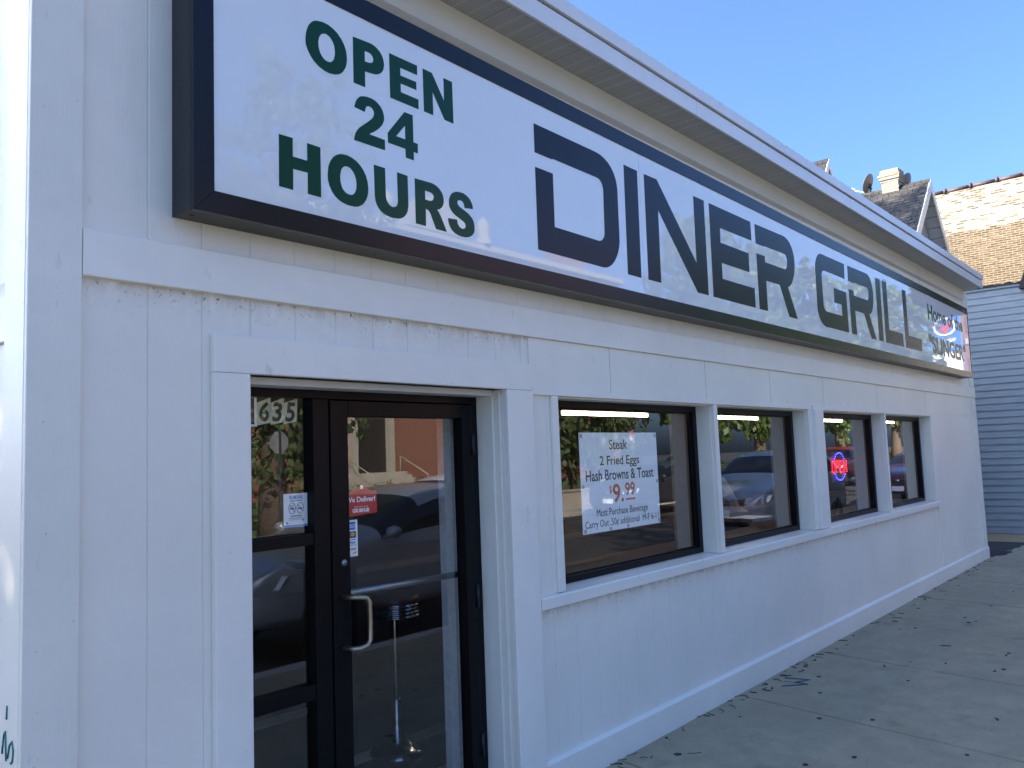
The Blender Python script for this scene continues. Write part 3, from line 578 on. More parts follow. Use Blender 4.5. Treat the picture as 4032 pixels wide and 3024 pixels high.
LET = {"D":[[[3.314,3.448],[3.881,3.443],[3.926,3.438],[3.966,3.428],[4.002,3.412],[4.033,3.391],[4.058,3.365],[4.077,3.334],[4.088,3.3],[4.093,3.263],[4.09,2.95],[4.081,2.914],[4.067,2.88],[4.048,2.85],[4.026,2.823],[4.0,2.801],[3.971,2.784],[3.94,2.773],[3.906,2.769],[3.31,2.771],[3.312,3.212],[3.463,3.212],[3.46,2.919],[3.869,2.918],[3.882,2.919],[3.895,2.923],[3.906,2.928],[3.916,2.936],[3.925,2.946],[3.931,2.957],[3.935,2.97],[3.936,2.984],[3.943,3.228],[3.941,3.243],[3.937,3.256],[3.931,3.267],[3.923,3.276],[3.913,3.283],[3.901,3.288],[3.886,3.29],[3.869,3.291],[3.465,3.295],[3.463,3.29],[3.313,3.291]]],"I":[[[4.177,3.442],[4.328,3.44],[4.315,2.766],[4.165,2.767]]],"N":[[[4.408,3.44],[4.562,3.442],[5.041,2.972],[5.046,3.441],[5.198,3.441],[5.19,2.769],[5.036,2.769],[4.56,3.241],[4.551,2.768],[4.399,2.768]]],"E":[[[5.273,3.44],[5.952,3.438],[5.952,3.29],[5.425,3.29],[5.421,3.181],[5.883,3.18],[5.88,3.034],[5.422,3.034],[5.419,2.918],[5.955,2.92],[5.951,2.77],[5.263,2.769]]],"R":[[[6.028,3.437],[6.574,3.443],[6.627,3.438],[6.674,3.424],[6.713,3.403],[6.744,3.376],[6.767,3.343],[6.782,3.306],[6.789,3.267],[6.787,3.227],[6.779,3.193],[6.767,3.159],[6.751,3.126],[6.73,3.096],[6.705,3.069],[6.677,3.047],[6.645,3.029],[6.61,3.018],[6.775,2.769],[6.6,2.77],[6.445,3.014],[6.18,3.012],[6.177,2.77],[6.024,2.769],[6.027,3.205],[6.182,3.207],[6.18,3.159],[6.577,3.162],[6.598,3.169],[6.614,3.184],[6.625,3.204],[6.631,3.228],[6.63,3.251],[6.622,3.271],[6.606,3.286],[6.583,3.292],[6.182,3.288],[6.178,3.283],[6.027,3.283]]],"G":[[[8.031,3.434],[8.021,3.287],[7.478,3.287],[7.462,3.285],[7.448,3.28],[7.436,3.274],[7.426,3.267],[7.418,3.258],[7.412,3.248],[7.408,3.238],[7.407,3.227],[7.408,2.974],[7.409,2.96],[7.414,2.948],[7.42,2.938],[7.429,2.929],[7.44,2.922],[7.453,2.917],[7.467,2.914],[7.483,2.912],[7.884,2.916],[7.885,3.023],[7.694,3.02],[7.7,3.158],[8.032,3.159],[8.037,2.771],[7.445,2.769],[7.405,2.772],[7.368,2.783],[7.335,2.798],[7.307,2.817],[7.284,2.84],[7.267,2.864],[7.256,2.889],[7.251,2.914],[7.262,3.266],[7.266,3.293],[7.274,3.32],[7.287,3.346],[7.304,3.371],[7.325,3.394],[7.35,3.412],[7.379,3.425],[7.41,3.433]]],"R2":[[[8.126,3.435],[8.682,3.438],[8.729,3.433],[8.769,3.42],[8.802,3.399],[8.828,3.371],[8.847,3.338],[8.86,3.299],[8.865,3.258],[8.862,3.213],[8.856,3.18],[8.847,3.148],[8.834,3.117],[8.817,3.09],[8.795,3.065],[8.767,3.044],[8.734,3.028],[8.694,3.017],[8.867,2.772],[8.707,2.773],[8.528,3.009],[8.261,3.01],[8.265,2.771],[8.12,2.77],[8.115,3.202],[8.256,3.202],[8.256,3.155],[8.665,3.16],[8.684,3.167],[8.699,3.182],[8.71,3.203],[8.716,3.226],[8.716,3.249],[8.709,3.269],[8.694,3.284],[8.67,3.291],[8.269,3.287],[8.264,3.281],[8.118,3.282]]],"I2":[[[8.97,3.438],[9.124,3.44],[9.11,2.774],[8.958,2.775]]],"L":[[[9.201,3.44],[9.35,3.44],[9.333,2.921],[9.841,2.923],[9.835,2.775],[9.187,2.773]]],"L2":[[[9.922,3.437],[10.067,3.443],[10.061,2.922],[10.599,2.926],[10.589,2.781],[9.925,2.773]]],"gO":[[[1.885,3.373],[1.887,3.391],[1.89,3.407],[1.895,3.422],[1.901,3.436],[1.909,3.447],[1.918,3.457],[1.929,3.465],[1.942,3.47],[1.97,3.475],[1.996,3.474],[2.02,3.467],[2.042,3.455],[2.06,3.439],[2.075,3.419],[2.084,3.396],[2.088,3.37],[2.088,3.355],[2.085,3.34],[2.081,3.325],[2.074,3.312],[2.066,3.3],[2.055,3.289],[2.042,3.281],[2.026,3.275],[1.998,3.271],[1.972,3.274],[1.948,3.282],[1.926,3.295],[1.909,3.311],[1.896,3.33],[1.887,3.351],[1.885,3.373]],[[1.946,3.376],[1.946,3.386],[1.948,3.395],[1.95,3.403],[1.953,3.41],[1.958,3.417],[1.962,3.422],[1.968,3.426],[1.975,3.429],[1.986,3.431],[1.996,3.429],[2.005,3.424],[2.013,3.417],[2.02,3.407],[2.025,3.396],[2.027,3.384],[2.028,3.372],[2.028,3.362],[2.026,3.353],[2.024,3.345],[2.021,3.337],[2.017,3.33],[2.012,3.325],[2.006,3.32],[2.0,3.318],[1.988,3.317],[1.978,3.319],[1.969,3.324],[1.961,3.331],[1.954,3.341],[1.95,3.351],[1.947,3.363],[1.946,3.376]]],"gP":[[[2.122,3.472],[2.211,3.477],[2.227,3.476],[2.242,3.472],[2.255,3.466],[2.267,3.458],[2.276,3.448],[2.283,3.436],[2.287,3.423],[2.289,3.408],[2.287,3.396],[2.284,3.385],[2.279,3.375],[2.272,3.367],[2.264,3.36],[2.255,3.354],[2.244,3.35],[2.233,3.347],[2.227,3.346],[2.221,3.346],[2.215,3.345],[2.209,3.344],[2.202,3.344],[2.195,3.343],[2.189,3.343],[2.182,3.342],[2.182,3.273],[2.121,3.273]],[[2.183,3.432],[2.2,3.433],[2.206,3.433],[2.212,3.432],[2.217,3.43],[2.221,3.427],[2.225,3.424],[2.227,3.42],[2.229,3.415],[2.23,3.41],[2.229,3.405],[2.227,3.4],[2.224,3.396],[2.221,3.393],[2.216,3.391],[2.211,3.389],[2.206,3.388],[2.201,3.387],[2.183,3.386]]],"gE":[[[2.32,3.472],[2.484,3.472],[2.483,3.428],[2.382,3.428],[2.382,3.392],[2.476,3.393],[2.476,3.356],[2.382,3.356],[2.382,3.316],[2.487,3.315],[2.486,3.27],[2.32,3.272]]],"gN":[[[2.519,3.471],[2.576,3.47],[2.651,3.358],[2.651,3.471],[2.707,3.47],[2.708,3.268],[2.65,3.27],[2.577,3.382],[2.577,3.27],[2.52,3.271]]],"g2":[[[2.122,3.169],[2.126,3.182],[2.129,3.193],[2.134,3.202],[2.14,3.21],[2.146,3.217],[2.153,3.223],[2.161,3.227],[2.17,3.23],[2.193,3.234],[2.214,3.234],[2.233,3.231],[2.25,3.223],[2.264,3.213],[2.274,3.2],[2.28,3.184],[2.282,3.167],[2.28,3.156],[2.276,3.146],[2.271,3.136],[2.263,3.126],[2.254,3.116],[2.244,3.107],[2.233,3.098],[2.222,3.09],[2.218,3.088],[2.214,3.085],[2.21,3.083],[2.207,3.081],[2.204,3.078],[2.201,3.077],[2.2,3.075],[2.198,3.074],[2.283,3.072],[2.283,3.027],[2.118,3.027],[2.119,3.038],[2.122,3.048],[2.125,3.058],[2.13,3.067],[2.136,3.075],[2.142,3.083],[2.15,3.091],[2.16,3.099],[2.172,3.109],[2.184,3.119],[2.195,3.128],[2.205,3.137],[2.214,3.145],[2.221,3.154],[2.225,3.163],[2.227,3.172],[2.226,3.178],[2.224,3.184],[2.221,3.188],[2.217,3.192],[2.212,3.194],[2.206,3.196],[2.2,3.196],[2.194,3.194],[2.19,3.192],[2.186,3.19],[2.184,3.186],[2.182,3.183],[2.18,3.178],[2.179,3.174],[2.178,3.169],[2.177,3.164]]],"g4":[[[2.4,3.231],[2.449,3.231],[2.449,3.108],[2.475,3.107],[2.474,3.063],[2.449,3.064],[2.449,3.025],[2.402,3.026],[2.401,3.065],[2.301,3.066],[2.301,3.11]],[[2.402,3.171],[2.402,3.107],[2.348,3.108]]],"gH":[[[1.758,2.951],[1.819,2.952],[1.818,2.879],[1.885,2.879],[1.885,2.95],[1.947,2.949],[1.947,2.747],[1.885,2.748],[1.886,2.832],[1.819,2.831],[1.818,2.748],[1.756,2.749]]],"gO2":[[[1.981,2.849],[1.983,2.867],[1.986,2.885],[1.992,2.9],[2.0,2.914],[2.01,2.927],[2.022,2.937],[2.036,2.945],[2.053,2.95],[2.079,2.952],[2.103,2.948],[2.125,2.94],[2.145,2.927],[2.162,2.91],[2.175,2.889],[2.183,2.866],[2.186,2.84],[2.185,2.822],[2.181,2.805],[2.175,2.79],[2.167,2.777],[2.157,2.765],[2.145,2.756],[2.131,2.749],[2.114,2.745],[2.083,2.744],[2.056,2.748],[2.033,2.756],[2.014,2.769],[1.999,2.786],[1.989,2.805],[1.982,2.826],[1.981,2.849]],[[2.042,2.849],[2.042,2.86],[2.044,2.869],[2.046,2.878],[2.049,2.886],[2.054,2.893],[2.059,2.898],[2.065,2.902],[2.073,2.905],[2.084,2.905],[2.094,2.902],[2.103,2.896],[2.111,2.888],[2.117,2.878],[2.122,2.866],[2.124,2.853],[2.125,2.84],[2.124,2.83],[2.123,2.821],[2.12,2.813],[2.117,2.806],[2.112,2.8],[2.107,2.795],[2.101,2.792],[2.094,2.79],[2.082,2.79],[2.071,2.792],[2.062,2.798],[2.054,2.805],[2.049,2.814],[2.045,2.825],[2.042,2.837],[2.042,2.849]]],"gU":[[[2.219,2.948],[2.28,2.948],[2.281,2.832],[2.282,2.821],[2.284,2.812],[2.288,2.804],[2.294,2.797],[2.3,2.792],[2.308,2.789],[2.316,2.787],[2.325,2.788],[2.332,2.791],[2.338,2.794],[2.342,2.798],[2.345,2.803],[2.347,2.809],[2.348,2.814],[2.349,2.82],[2.349,2.826],[2.348,2.947],[2.408,2.945],[2.409,2.817],[2.407,2.802],[2.404,2.788],[2.398,2.776],[2.391,2.766],[2.382,2.757],[2.371,2.75],[2.359,2.745],[2.345,2.742],[2.316,2.74],[2.291,2.742],[2.27,2.747],[2.253,2.755],[2.24,2.767],[2.23,2.78],[2.224,2.796],[2.221,2.813]]],"gR":[[[2.451,2.945],[2.549,2.947],[2.568,2.945],[2.585,2.94],[2.599,2.933],[2.61,2.924],[2.619,2.914],[2.624,2.903],[2.627,2.892],[2.628,2.88],[2.626,2.87],[2.623,2.861],[2.618,2.853],[2.613,2.846],[2.606,2.841],[2.599,2.836],[2.591,2.833],[2.583,2.831],[2.587,2.827],[2.592,2.823],[2.596,2.819],[2.599,2.814],[2.602,2.81],[2.606,2.804],[2.609,2.799],[2.612,2.794],[2.642,2.739],[2.574,2.74],[2.547,2.793],[2.544,2.8],[2.541,2.805],[2.537,2.81],[2.533,2.814],[2.529,2.817],[2.524,2.819],[2.519,2.82],[2.513,2.821],[2.511,2.741],[2.451,2.742]],[[2.511,2.903],[2.539,2.903],[2.546,2.902],[2.552,2.901],[2.557,2.899],[2.56,2.896],[2.563,2.893],[2.564,2.89],[2.565,2.886],[2.565,2.883],[2.564,2.878],[2.562,2.874],[2.559,2.87],[2.555,2.867],[2.55,2.865],[2.545,2.863],[2.539,2.862],[2.533,2.862],[2.511,2.862]]],"gS":[[[2.822,2.883],[2.765,2.877],[2.764,2.885],[2.762,2.892],[2.759,2.898],[2.756,2.902],[2.751,2.905],[2.745,2.907],[2.738,2.908],[2.731,2.907],[2.727,2.905],[2.723,2.904],[2.72,2.901],[2.719,2.899],[2.717,2.896],[2.717,2.894],[2.717,2.891],[2.717,2.889],[2.72,2.884],[2.724,2.88],[2.729,2.877],[2.734,2.874],[2.741,2.872],[2.748,2.869],[2.756,2.867],[2.764,2.864],[2.78,2.858],[2.794,2.852],[2.805,2.844],[2.815,2.836],[2.822,2.826],[2.826,2.816],[2.829,2.804],[2.829,2.791],[2.828,2.78],[2.824,2.77],[2.818,2.761],[2.81,2.754],[2.8,2.747],[2.789,2.742],[2.776,2.738],[2.763,2.736],[2.738,2.735],[2.716,2.738],[2.697,2.743],[2.681,2.751],[2.669,2.762],[2.66,2.775],[2.655,2.79],[2.653,2.806],[2.711,2.81],[2.712,2.802],[2.714,2.794],[2.718,2.788],[2.722,2.783],[2.728,2.778],[2.735,2.775],[2.742,2.774],[2.751,2.774],[2.756,2.776],[2.761,2.778],[2.764,2.781],[2.766,2.784],[2.768,2.787],[2.769,2.79],[2.769,2.793],[2.768,2.795],[2.766,2.801],[2.762,2.805],[2.757,2.808],[2.751,2.811],[2.744,2.814],[2.737,2.816],[2.729,2.819],[2.721,2.822],[2.704,2.828],[2.69,2.835],[2.68,2.842],[2.672,2.85],[2.666,2.858],[2.663,2.867],[2.662,2.877],[2.662,2.888],[2.664,2.899],[2.668,2.908],[2.673,2.917],[2.679,2.925],[2.686,2.931],[2.695,2.936],[2.705,2.941],[2.717,2.944],[2.739,2.946],[2.759,2.946],[2.777,2.941],[2.792,2.934],[2.805,2.924],[2.814,2.912],[2.82,2.899],[2.822,2.883]]]}
YL = YF + .0045
def word(name, keys, mat):
    mb = MB()
    for k in keys:
        q = poly_fill(LET[k], YL, .003); mb.add(q.v, q.f)
    mb.build(name, mat, S_)
word('word_open', ['gO', 'gP', 'gE', 'gN'], 'letter_green'); word('word_number', ['g2', 'g4'], 'letter_green'); word('word_hours', ['gH', 'gO2', 'gU', 'gR', 'gS'], 'letter_green')
word('word_diner', ['D', 'I', 'N', 'E', 'R'], 'letter_navy'); word('word_grill', ['G', 'R2', 'I2', 'L', 'L2'], 'letter_navy')
text_mb('Home of the', 10.98, 12.78, 3.205, 3.405, YL, .003, .03).build('word_home', 'letter_green', S_)
text_mb('"SLINGER"', 10.93, 12.84, 2.795, 3.025, YL, .003, .035).build('word_slinger', 'letter_green', S_)
# ================================================================== NOTICES AND STICKERS
def notice(name, label, cat, x0, x1, z0, z1, y, mat, group=None):
    e = empty(name, ((x0 + x1) / 2, y, z0), label, cat, group)
    box_obj('sheet', mat, e, x0, x1, y, y + .0015, z0, z1); return e
K_ = 0.97849
def ZK(z): return 1.7 + (z - 1.7) * K_
e = notice('price_poster', 'white paper poster in the first window offering steak and fried eggs for $9.99', 'poster', 4.112 * K_, 5.022 * K_, ZK(1.224), ZK(1.842), .1655, 'paper')
yt = .2105
for i, (tx, x0, x1, z0, z1, m_, of) in enumerate([('Steak', 4.437, 4.650, 1.734, 1.797, 'ink_black', .012), ('2 Fried Eggs', 4.325, 4.787, 1.618, 1.695, 'ink_black', .012), ('Hash Browns & Toast', 4.168, 4.962, 1.540, 1.608, 'ink_black', .012),
        ('Must Purchase Beverage', 4.266, 4.866, 1.307, 1.366, 'ink_black', 0), ('Carry Out .50¢ additional  M-F 6-11', 4.140, 5.0, 1.243, 1.300, 'ink_black', 0)]):
    text_mb(tx, x0 * K_, x1 * K_, ZK(z0), ZK(z1), .1650, .0004, of).build('poster_text', m_, e)
text_mb('$', 4.418 * K_, 4.443 * K_, ZK(1.452), ZK(1.506), .1650, .0004, .01).build('poster_price', 'ink_orange', e)
text_mb('9.', 4.455 * K_, 4.580 * K_, ZK(1.395), ZK(1.514), .1650, .0004, .02).build('poster_price', 'ink_orange', e)
text_mb('99', 4.600 * K_, 4.718 * K_, ZK(1.432), ZK(1.518), .1650, .0004, .02).build('poster_price', 'ink_orange', e)
box_obj('poster_underline', 'ink_orange', e, 4.604 * K_, 4.716 * K_, .1650, .1654, ZK(1.404), ZK(1.415))
mb = MB()
for x, z in ((4.125, 1.23), (4.60, 1.226), (4.40, 1.225), (4.99, 1.232), (4.12, 1.50), (4.99, 1.50), (4.12, 1.81), (4.99, 1.81)): mb.box(x * K_, x * K_ + .026, .1646, .1649, ZK(z), ZK(z) + .022)
mb.build_each('tape', 'paper_grey', e)
# address numbers on slanted tiles, inside the sidelite
e = empty('address_numbers', (1.8, .212, 1.88), 'black house number 1635 on slanted pale tiles at the top of the sidelite', 'house number')
box_obj('number_tile', 'paper', e, 1.80, 1.880, .2120, .2126, 1.868, 1.992)
box_obj('numeral', 'ink_black', e, 1.838, 1.868, .2116, .2119, 1.876, 1.984)
for i, (ch, x0) in enumerate((('6', 1.881), ('3', 1.943), ('5', 2.006))):
    mb = MB(); mb.hexa([(x0, .2122, 1.872 + i * .003), (x0 + .064, .2122, 1.884 + i * .003), (x0 + .064, .2128, 1.884 + i * .003), (x0, .2128, 1.872 + i * .003)], [(x0, .2122, 1.964), (x0 + .064 + .006 * (i == 2), .2122, 1.989), (x0 + .064 + .006 * (i == 2), .2128, 1.989), (x0, .2128, 1.964)]); mb.build('number_tile', 'number_tile', e)
    text_mb(ch, x0 + .008, x0 + .057, 1.888, 1.970, .2117, .0004, .03, shear=.12).build('numeral', 'ink_black', e)
e = notice('no_smoking_notice', 'white no smoking notice taped low on the sidelite beside the door', 'notice', 2.000, 2.1165, 1.451, 1.589, .2112, 'paper')
ys = .2108
box_obj('blue_strip', 'ink_blue', e, 2.001, 2.1155, ys, ys + .0003, 1.4515, 1.460)
for tx, x0, x1, z0, z1, m_, of in (('NO SMOKING', 2.027, 2.094, 1.565, 1.581, 'ink_blue', .03), ('WITHIN 15 FT OF ENTRYWAY', 2.030, 2.092, 1.556, 1.5615, 'ink_black', .02), ('INCLUDING E-CIGARETTES', 2.032, 2.090, 1.493, 1.499, 'ink_black', .02),
        ('If you see someone smoking, please notify the manager', 2.024, 2.098, 1.485, 1.4885, 'ink_black', 0), ('if the problem persists, please call 311 and report it', 2.028, 2.094, 1.479, 1.4825, 'ink_black', 0)):
    text_mb(tx, x0, x1, z0, z1, ys, .0003, of).build('notice_text', m_, e)
for cx_ in (2.041, 2.081):
    pts = [(cx_ + .0165 * math.cos(a * PI / 16), ys + .0002, 1.528 + .0225 * math.sin(a * PI / 16)) for a in range(33)]
    mb = MB(); mb.tube(pts, .0012, 6); mb.tube([(cx_ - .012, ys + .0001, 1.544), (cx_ + .012, ys + .0001, 1.512)], .0012, 6); mb.build('prohibition_ring', 'ink_purple', e)
    mb = MB(); mb.box(cx_ - .011, cx_ + .011, ys - .0004, ys - .0001, 1.524, 1.529)
    if cx_ < 2.05: mb.tube([(cx_ + .003, ys, 1.532), (cx_ - .002, ys, 1.536), (cx_ + .006, ys, 1.540), (cx_ + .002, ys, 1.545)], .0009, 5)
    mb.build('cigarette', 'ink_black', e)
mb = MB(); mb.lathe([(0, 0), (.005, 0), (.005, .0003)], (2.016, ys, 1.469), 'y', 14); mb.box(2.023, 2.040, ys, ys + .0003, 1.467, 1.468); mb.box(2.090, 2.098, ys, ys + .0003, 1.474, 1.481); mb.build('emblem', 'ink_blue', e)
# red delivery hanger on the door glass
e = empty('delivery_hanger', (2.41, .19, 1.467), 'red We Deliver hanger in the door glass above the card stickers', 'sticker')
yh = .2112
mb = MB(); mb.prism([(2.3, 1.468), (2.497, 1.480), (2.494, 1.580), (2.470, 1.580), (2.42, 1.598), (2.40, 1.598), (2.345, 1.580), (2.3, 1.578)], 'y', yh, yh + .0015); mb.build('hanger_card', 'sticker_red', e)
text_mb('We Deliver!', 2.318, 2.486, 1.532, 1.556, yh - .0006, .0004, .025).build('hanger_text', 'paper', e)
text_mb('Order from us on', 2.365, 2.442, 1.509, 1.515, yh - .0006, .0004, .0).build('hanger_text', 'paper', e)
text_mb('GRUBHUB', 2.355, 2.450, 1.486, 1.504, yh - .0006, .0004, .04).build('hanger_text', 'paper', e)
box_obj('hanger_tab', 'paper', e, 2.402, 2.416, yh - .0004, yh - .0001, 1.590, 1.606)
e = empty('card_stickers', (2.33, .19, 1.294), 'vertical strip of payment card stickers at the left edge of the door glass', 'sticker')
x0, x1 = 2.300, 2.381
box_obj('strip', 'paper', e, x0, x1, yh, yh + .0012, 1.296, 1.456)
yq = yh - .0005
box_obj('card_mark', 'sticker_blue', e, 2.322, 2.368, yq, yq + .0004, 1.412, 1.447); box_obj('card_mark', 'ink_black', e, 2.320, 2.372, yq, yq + .0004, 1.377, 1.406)
text_mb('AMERICAN', 2.325, 2.365, 1.431, 1.437, yq - .0004, .0003, .02).build('card_text', 'paper', e); text_mb('EXPRESS', 2.325, 2.365, 1.422, 1.428, yq - .0004, .0003, .02).build('card_text', 'paper', e)
mb = MB(); mb.lathe([(0, 0), (.0105, 0), (.0105, .0003)], (2.339, yq - .0005, 1.393), 'y', 18); mb.build('card_disc', 'sticker_red', e)
mb = MB(); mb.lathe([(0, 0), (.0105, 0), (.0105, .0003)], (2.353, yq - .0009, 1.393), 'y', 18); mb.build('card_disc', 'sticker_amber', e)
mb = MB(); mb.box(2.320, 2.372, yq, yq + .0004, 1.368, 1.371); mb.build('card_bar', 'sticker_blue', e)
mb = MB(); mb.box(2.320, 2.372, yq, yq + .0004, 1.344, 1.347); mb.build('card_bar', 'sticker_amber', e)
text_mb('VISA', 2.327, 2.368, 1.351, 1.363, yq, .0003, .03, shear=.2).build('card_text', 'sticker_blue', e)
text_mb('DISCOVER', 2.322, 2.370, 1.324, 1.332, yq, .0003, .03).build('card_text', 'ink_black', e)
mb = MB(); mb.prism([(2.346, 1.308), (2.372, 1.308), (2.372, 1.320)], 'y', yq, yq + .0004); mb.build('card_swoosh', 'sticker_amber', e)
# graffiti marks
def stroke(name, label, cat, mat, pts_list, rad, loc):
    mb = MB()
    for pts in pts_list: mb.tube(pts, rad, 6)
    return tag(mb.build(name, mat), label, cat)
zc = .99
gx_ = XL - .0225
P_ = lambda y, z: (gx_, y, z)
stroke('graffiti', 'teal scrawled loops of graffiti low on the left corner board', 'graffiti', 'graffiti_teal', [
    [P_(.085, 1.02), P_(.088, .98)], [P_(.12, .875), P_(.108, .93), P_(.095, .945), P_(.09, .90), P_(.085, .86)], [P_(.075, .87), P_(.06, .91), P_(.04, .925), P_(.03, .90), P_(.035, .87), P_(.05, .86)]], .0036, None)
stroke('graffiti', 'faded blue letter W scrawled on the pavement beside the wall', 'graffiti', 'graffiti_blue', [
    [(5.86, -.20, .001), (6.00, -.33, .001), (6.0, -.24, .001), (6.12, -.30, .001), (6.08, -.13, .001)]], .008, None)
# ================================================================== INTERIOR THINGS
for i, (a, b) in enumerate(((4.80, 6.03), (7.00, 8.21), (9.52, 10.74), (11.75, 12.93))):
    lab = ['glowing strip light seen through the first window by the door', 'glowing strip light at the top of the second window', 'glowing strip light above the LED sign in the third window', 'glowing strip light showing in the farthest window'][i]
    e = empty('strip_light', ((a + b) / 2, .9, 2.04), lab, 'light', 'strip lights hung in a row inside')
    mb = MB(); mb.tube([(a + .01, .9, 2.018), (b - .01, .9, 2.018)], .014, 10); mb.build('tube', 'tube_light', e)
    mb = MB(); mb.box(a, b, .86, .94, 2.036, 2.06); mb.box(a, a + .012, .88, .92, 2.0, 2.0355); mb.box(b - .012, b, .88, .92, 2.0, 2.0355); mb.tube([(a + .2, .9, 2.06), (a + .2, .9, 2.45)], .003, 5); mb.tube([(b - .2, .9, 2.06), (b - .2, .9, 2.45)], .003, 5); mb.build('housing', 'beige_plaster', e)
# LED sign
e = empty('led_open_sign', (8.77, .26, 1.35), 'lit red LED OPEN sign in a blue oval inside the third window', 'sign')
cx_, cz_, yy = 8.70, 1.492, .262
box_obj('backing', 'black_metal', e, cx_ - .24, cx_ + .24, yy + .006, yy + .016, cz_ - .155, cz_ + .155)
mb = MB()
def dot(mb, x, z, r):
    mb.add([(x + dx * r, yy + dy * r, z + dz * r) for dx, dy, dz in ((1, 0, 0), (-1, 0, 0), (0, -1, 0), (0, 1, 0), (0, 0, 1), (0, 0, -1))], [(4, 0, 2), (4, 2, 1), (5, 2, 0), (5, 1, 2)])
for k in range(26):
    a = 2 * PI * k / 26 + .1
    if abs(math.sin(a)) < .42: continue
    dot(mb, cx_ + .17 * math.cos(a), cz_ + .140 * math.sin(a), .0062)
mb.build('blue_dots', 'led_blue', e, recalc=False)
F57 = {'O': ["01110", "10001", "10001", "10001", "10001", "10001", "01110"], 'P': ["11110", "10001", "10001", "11110", "10000", "10000", "10000"], 'E': ["11111", "10000", "10000", "11110", "10000", "10000", "11111"], 'N': ["10001", "11001", "10101", "10101", "10011", "10001", "10001"]}
mb = MB()
for li, ch in enumerate('OPEN'):
    for r_, row in enumerate(F57[ch]):
        for c_, v_ in enumerate(row):
            if v_ == '1': dot(mb, cx_ - .215 + li * .112 + c_ * .0195, cz_ + .056 - r_ * .0187, .0056)
mb.build('red_dots', 'led_red', e, recalc=False)
# counter stool
def stool(x, y, label):
    e = empty('counter_stool', (x, y, 0), label, 'stool', 'counter stools')
    mb = MB(); mb.lathe([(0, .035), (.13, .04), (.155, .025), (.16, .0), (.155, -.012)], (x, y, .885), 'z', 28); mb.build('cushion', 'vinyl_seat', e)
    pr = [(.0, -.095)]
    for k in range(4):
        z = -.090 + k * .021; pr += [(.148, z), (.157, z + .004), (.157, z + .011), (.148, z + .015)]
    pr.append((.15, -.006))
    mb = MB(); mb.lathe(pr, (x, y, .880), 'z', 32); mb.build('ribbed_band', 'chrome', e)
    mb = MB(); mb.lathe([(.026, .30), (.026, .785)], (x, y, .0), 'z', 20); mb.build('pole', 'chrome', e)
    mb = MB(); mb.lathe([(.16, .0), (.158, .012), (.12, .03), (.06, .09), (.04, .17), (.034, .30), (.026, .31)], (x, y, .005), 'z', 28); mb.build('base', 'chrome', e)
stool(3.36, 1.10, 'chrome stool with ribbed seat rim seen through the door glass')
stool(4.35, 1.15, 'chrome counter stool inside, farther from the door')
e = empty('lunch_counter', (7, 1.8, 0), 'dark lunch counter running behind the windows', 'counter')
box_obj('counter_front', 'dark_panel', e, 3.6, 12.8, 1.75, 2.35, 0, .98); box_obj('counter_top', 'wood_ledge', e, 3.5, 12.9, 1.62, 2.45, .981, 1.03, bevel=.006)
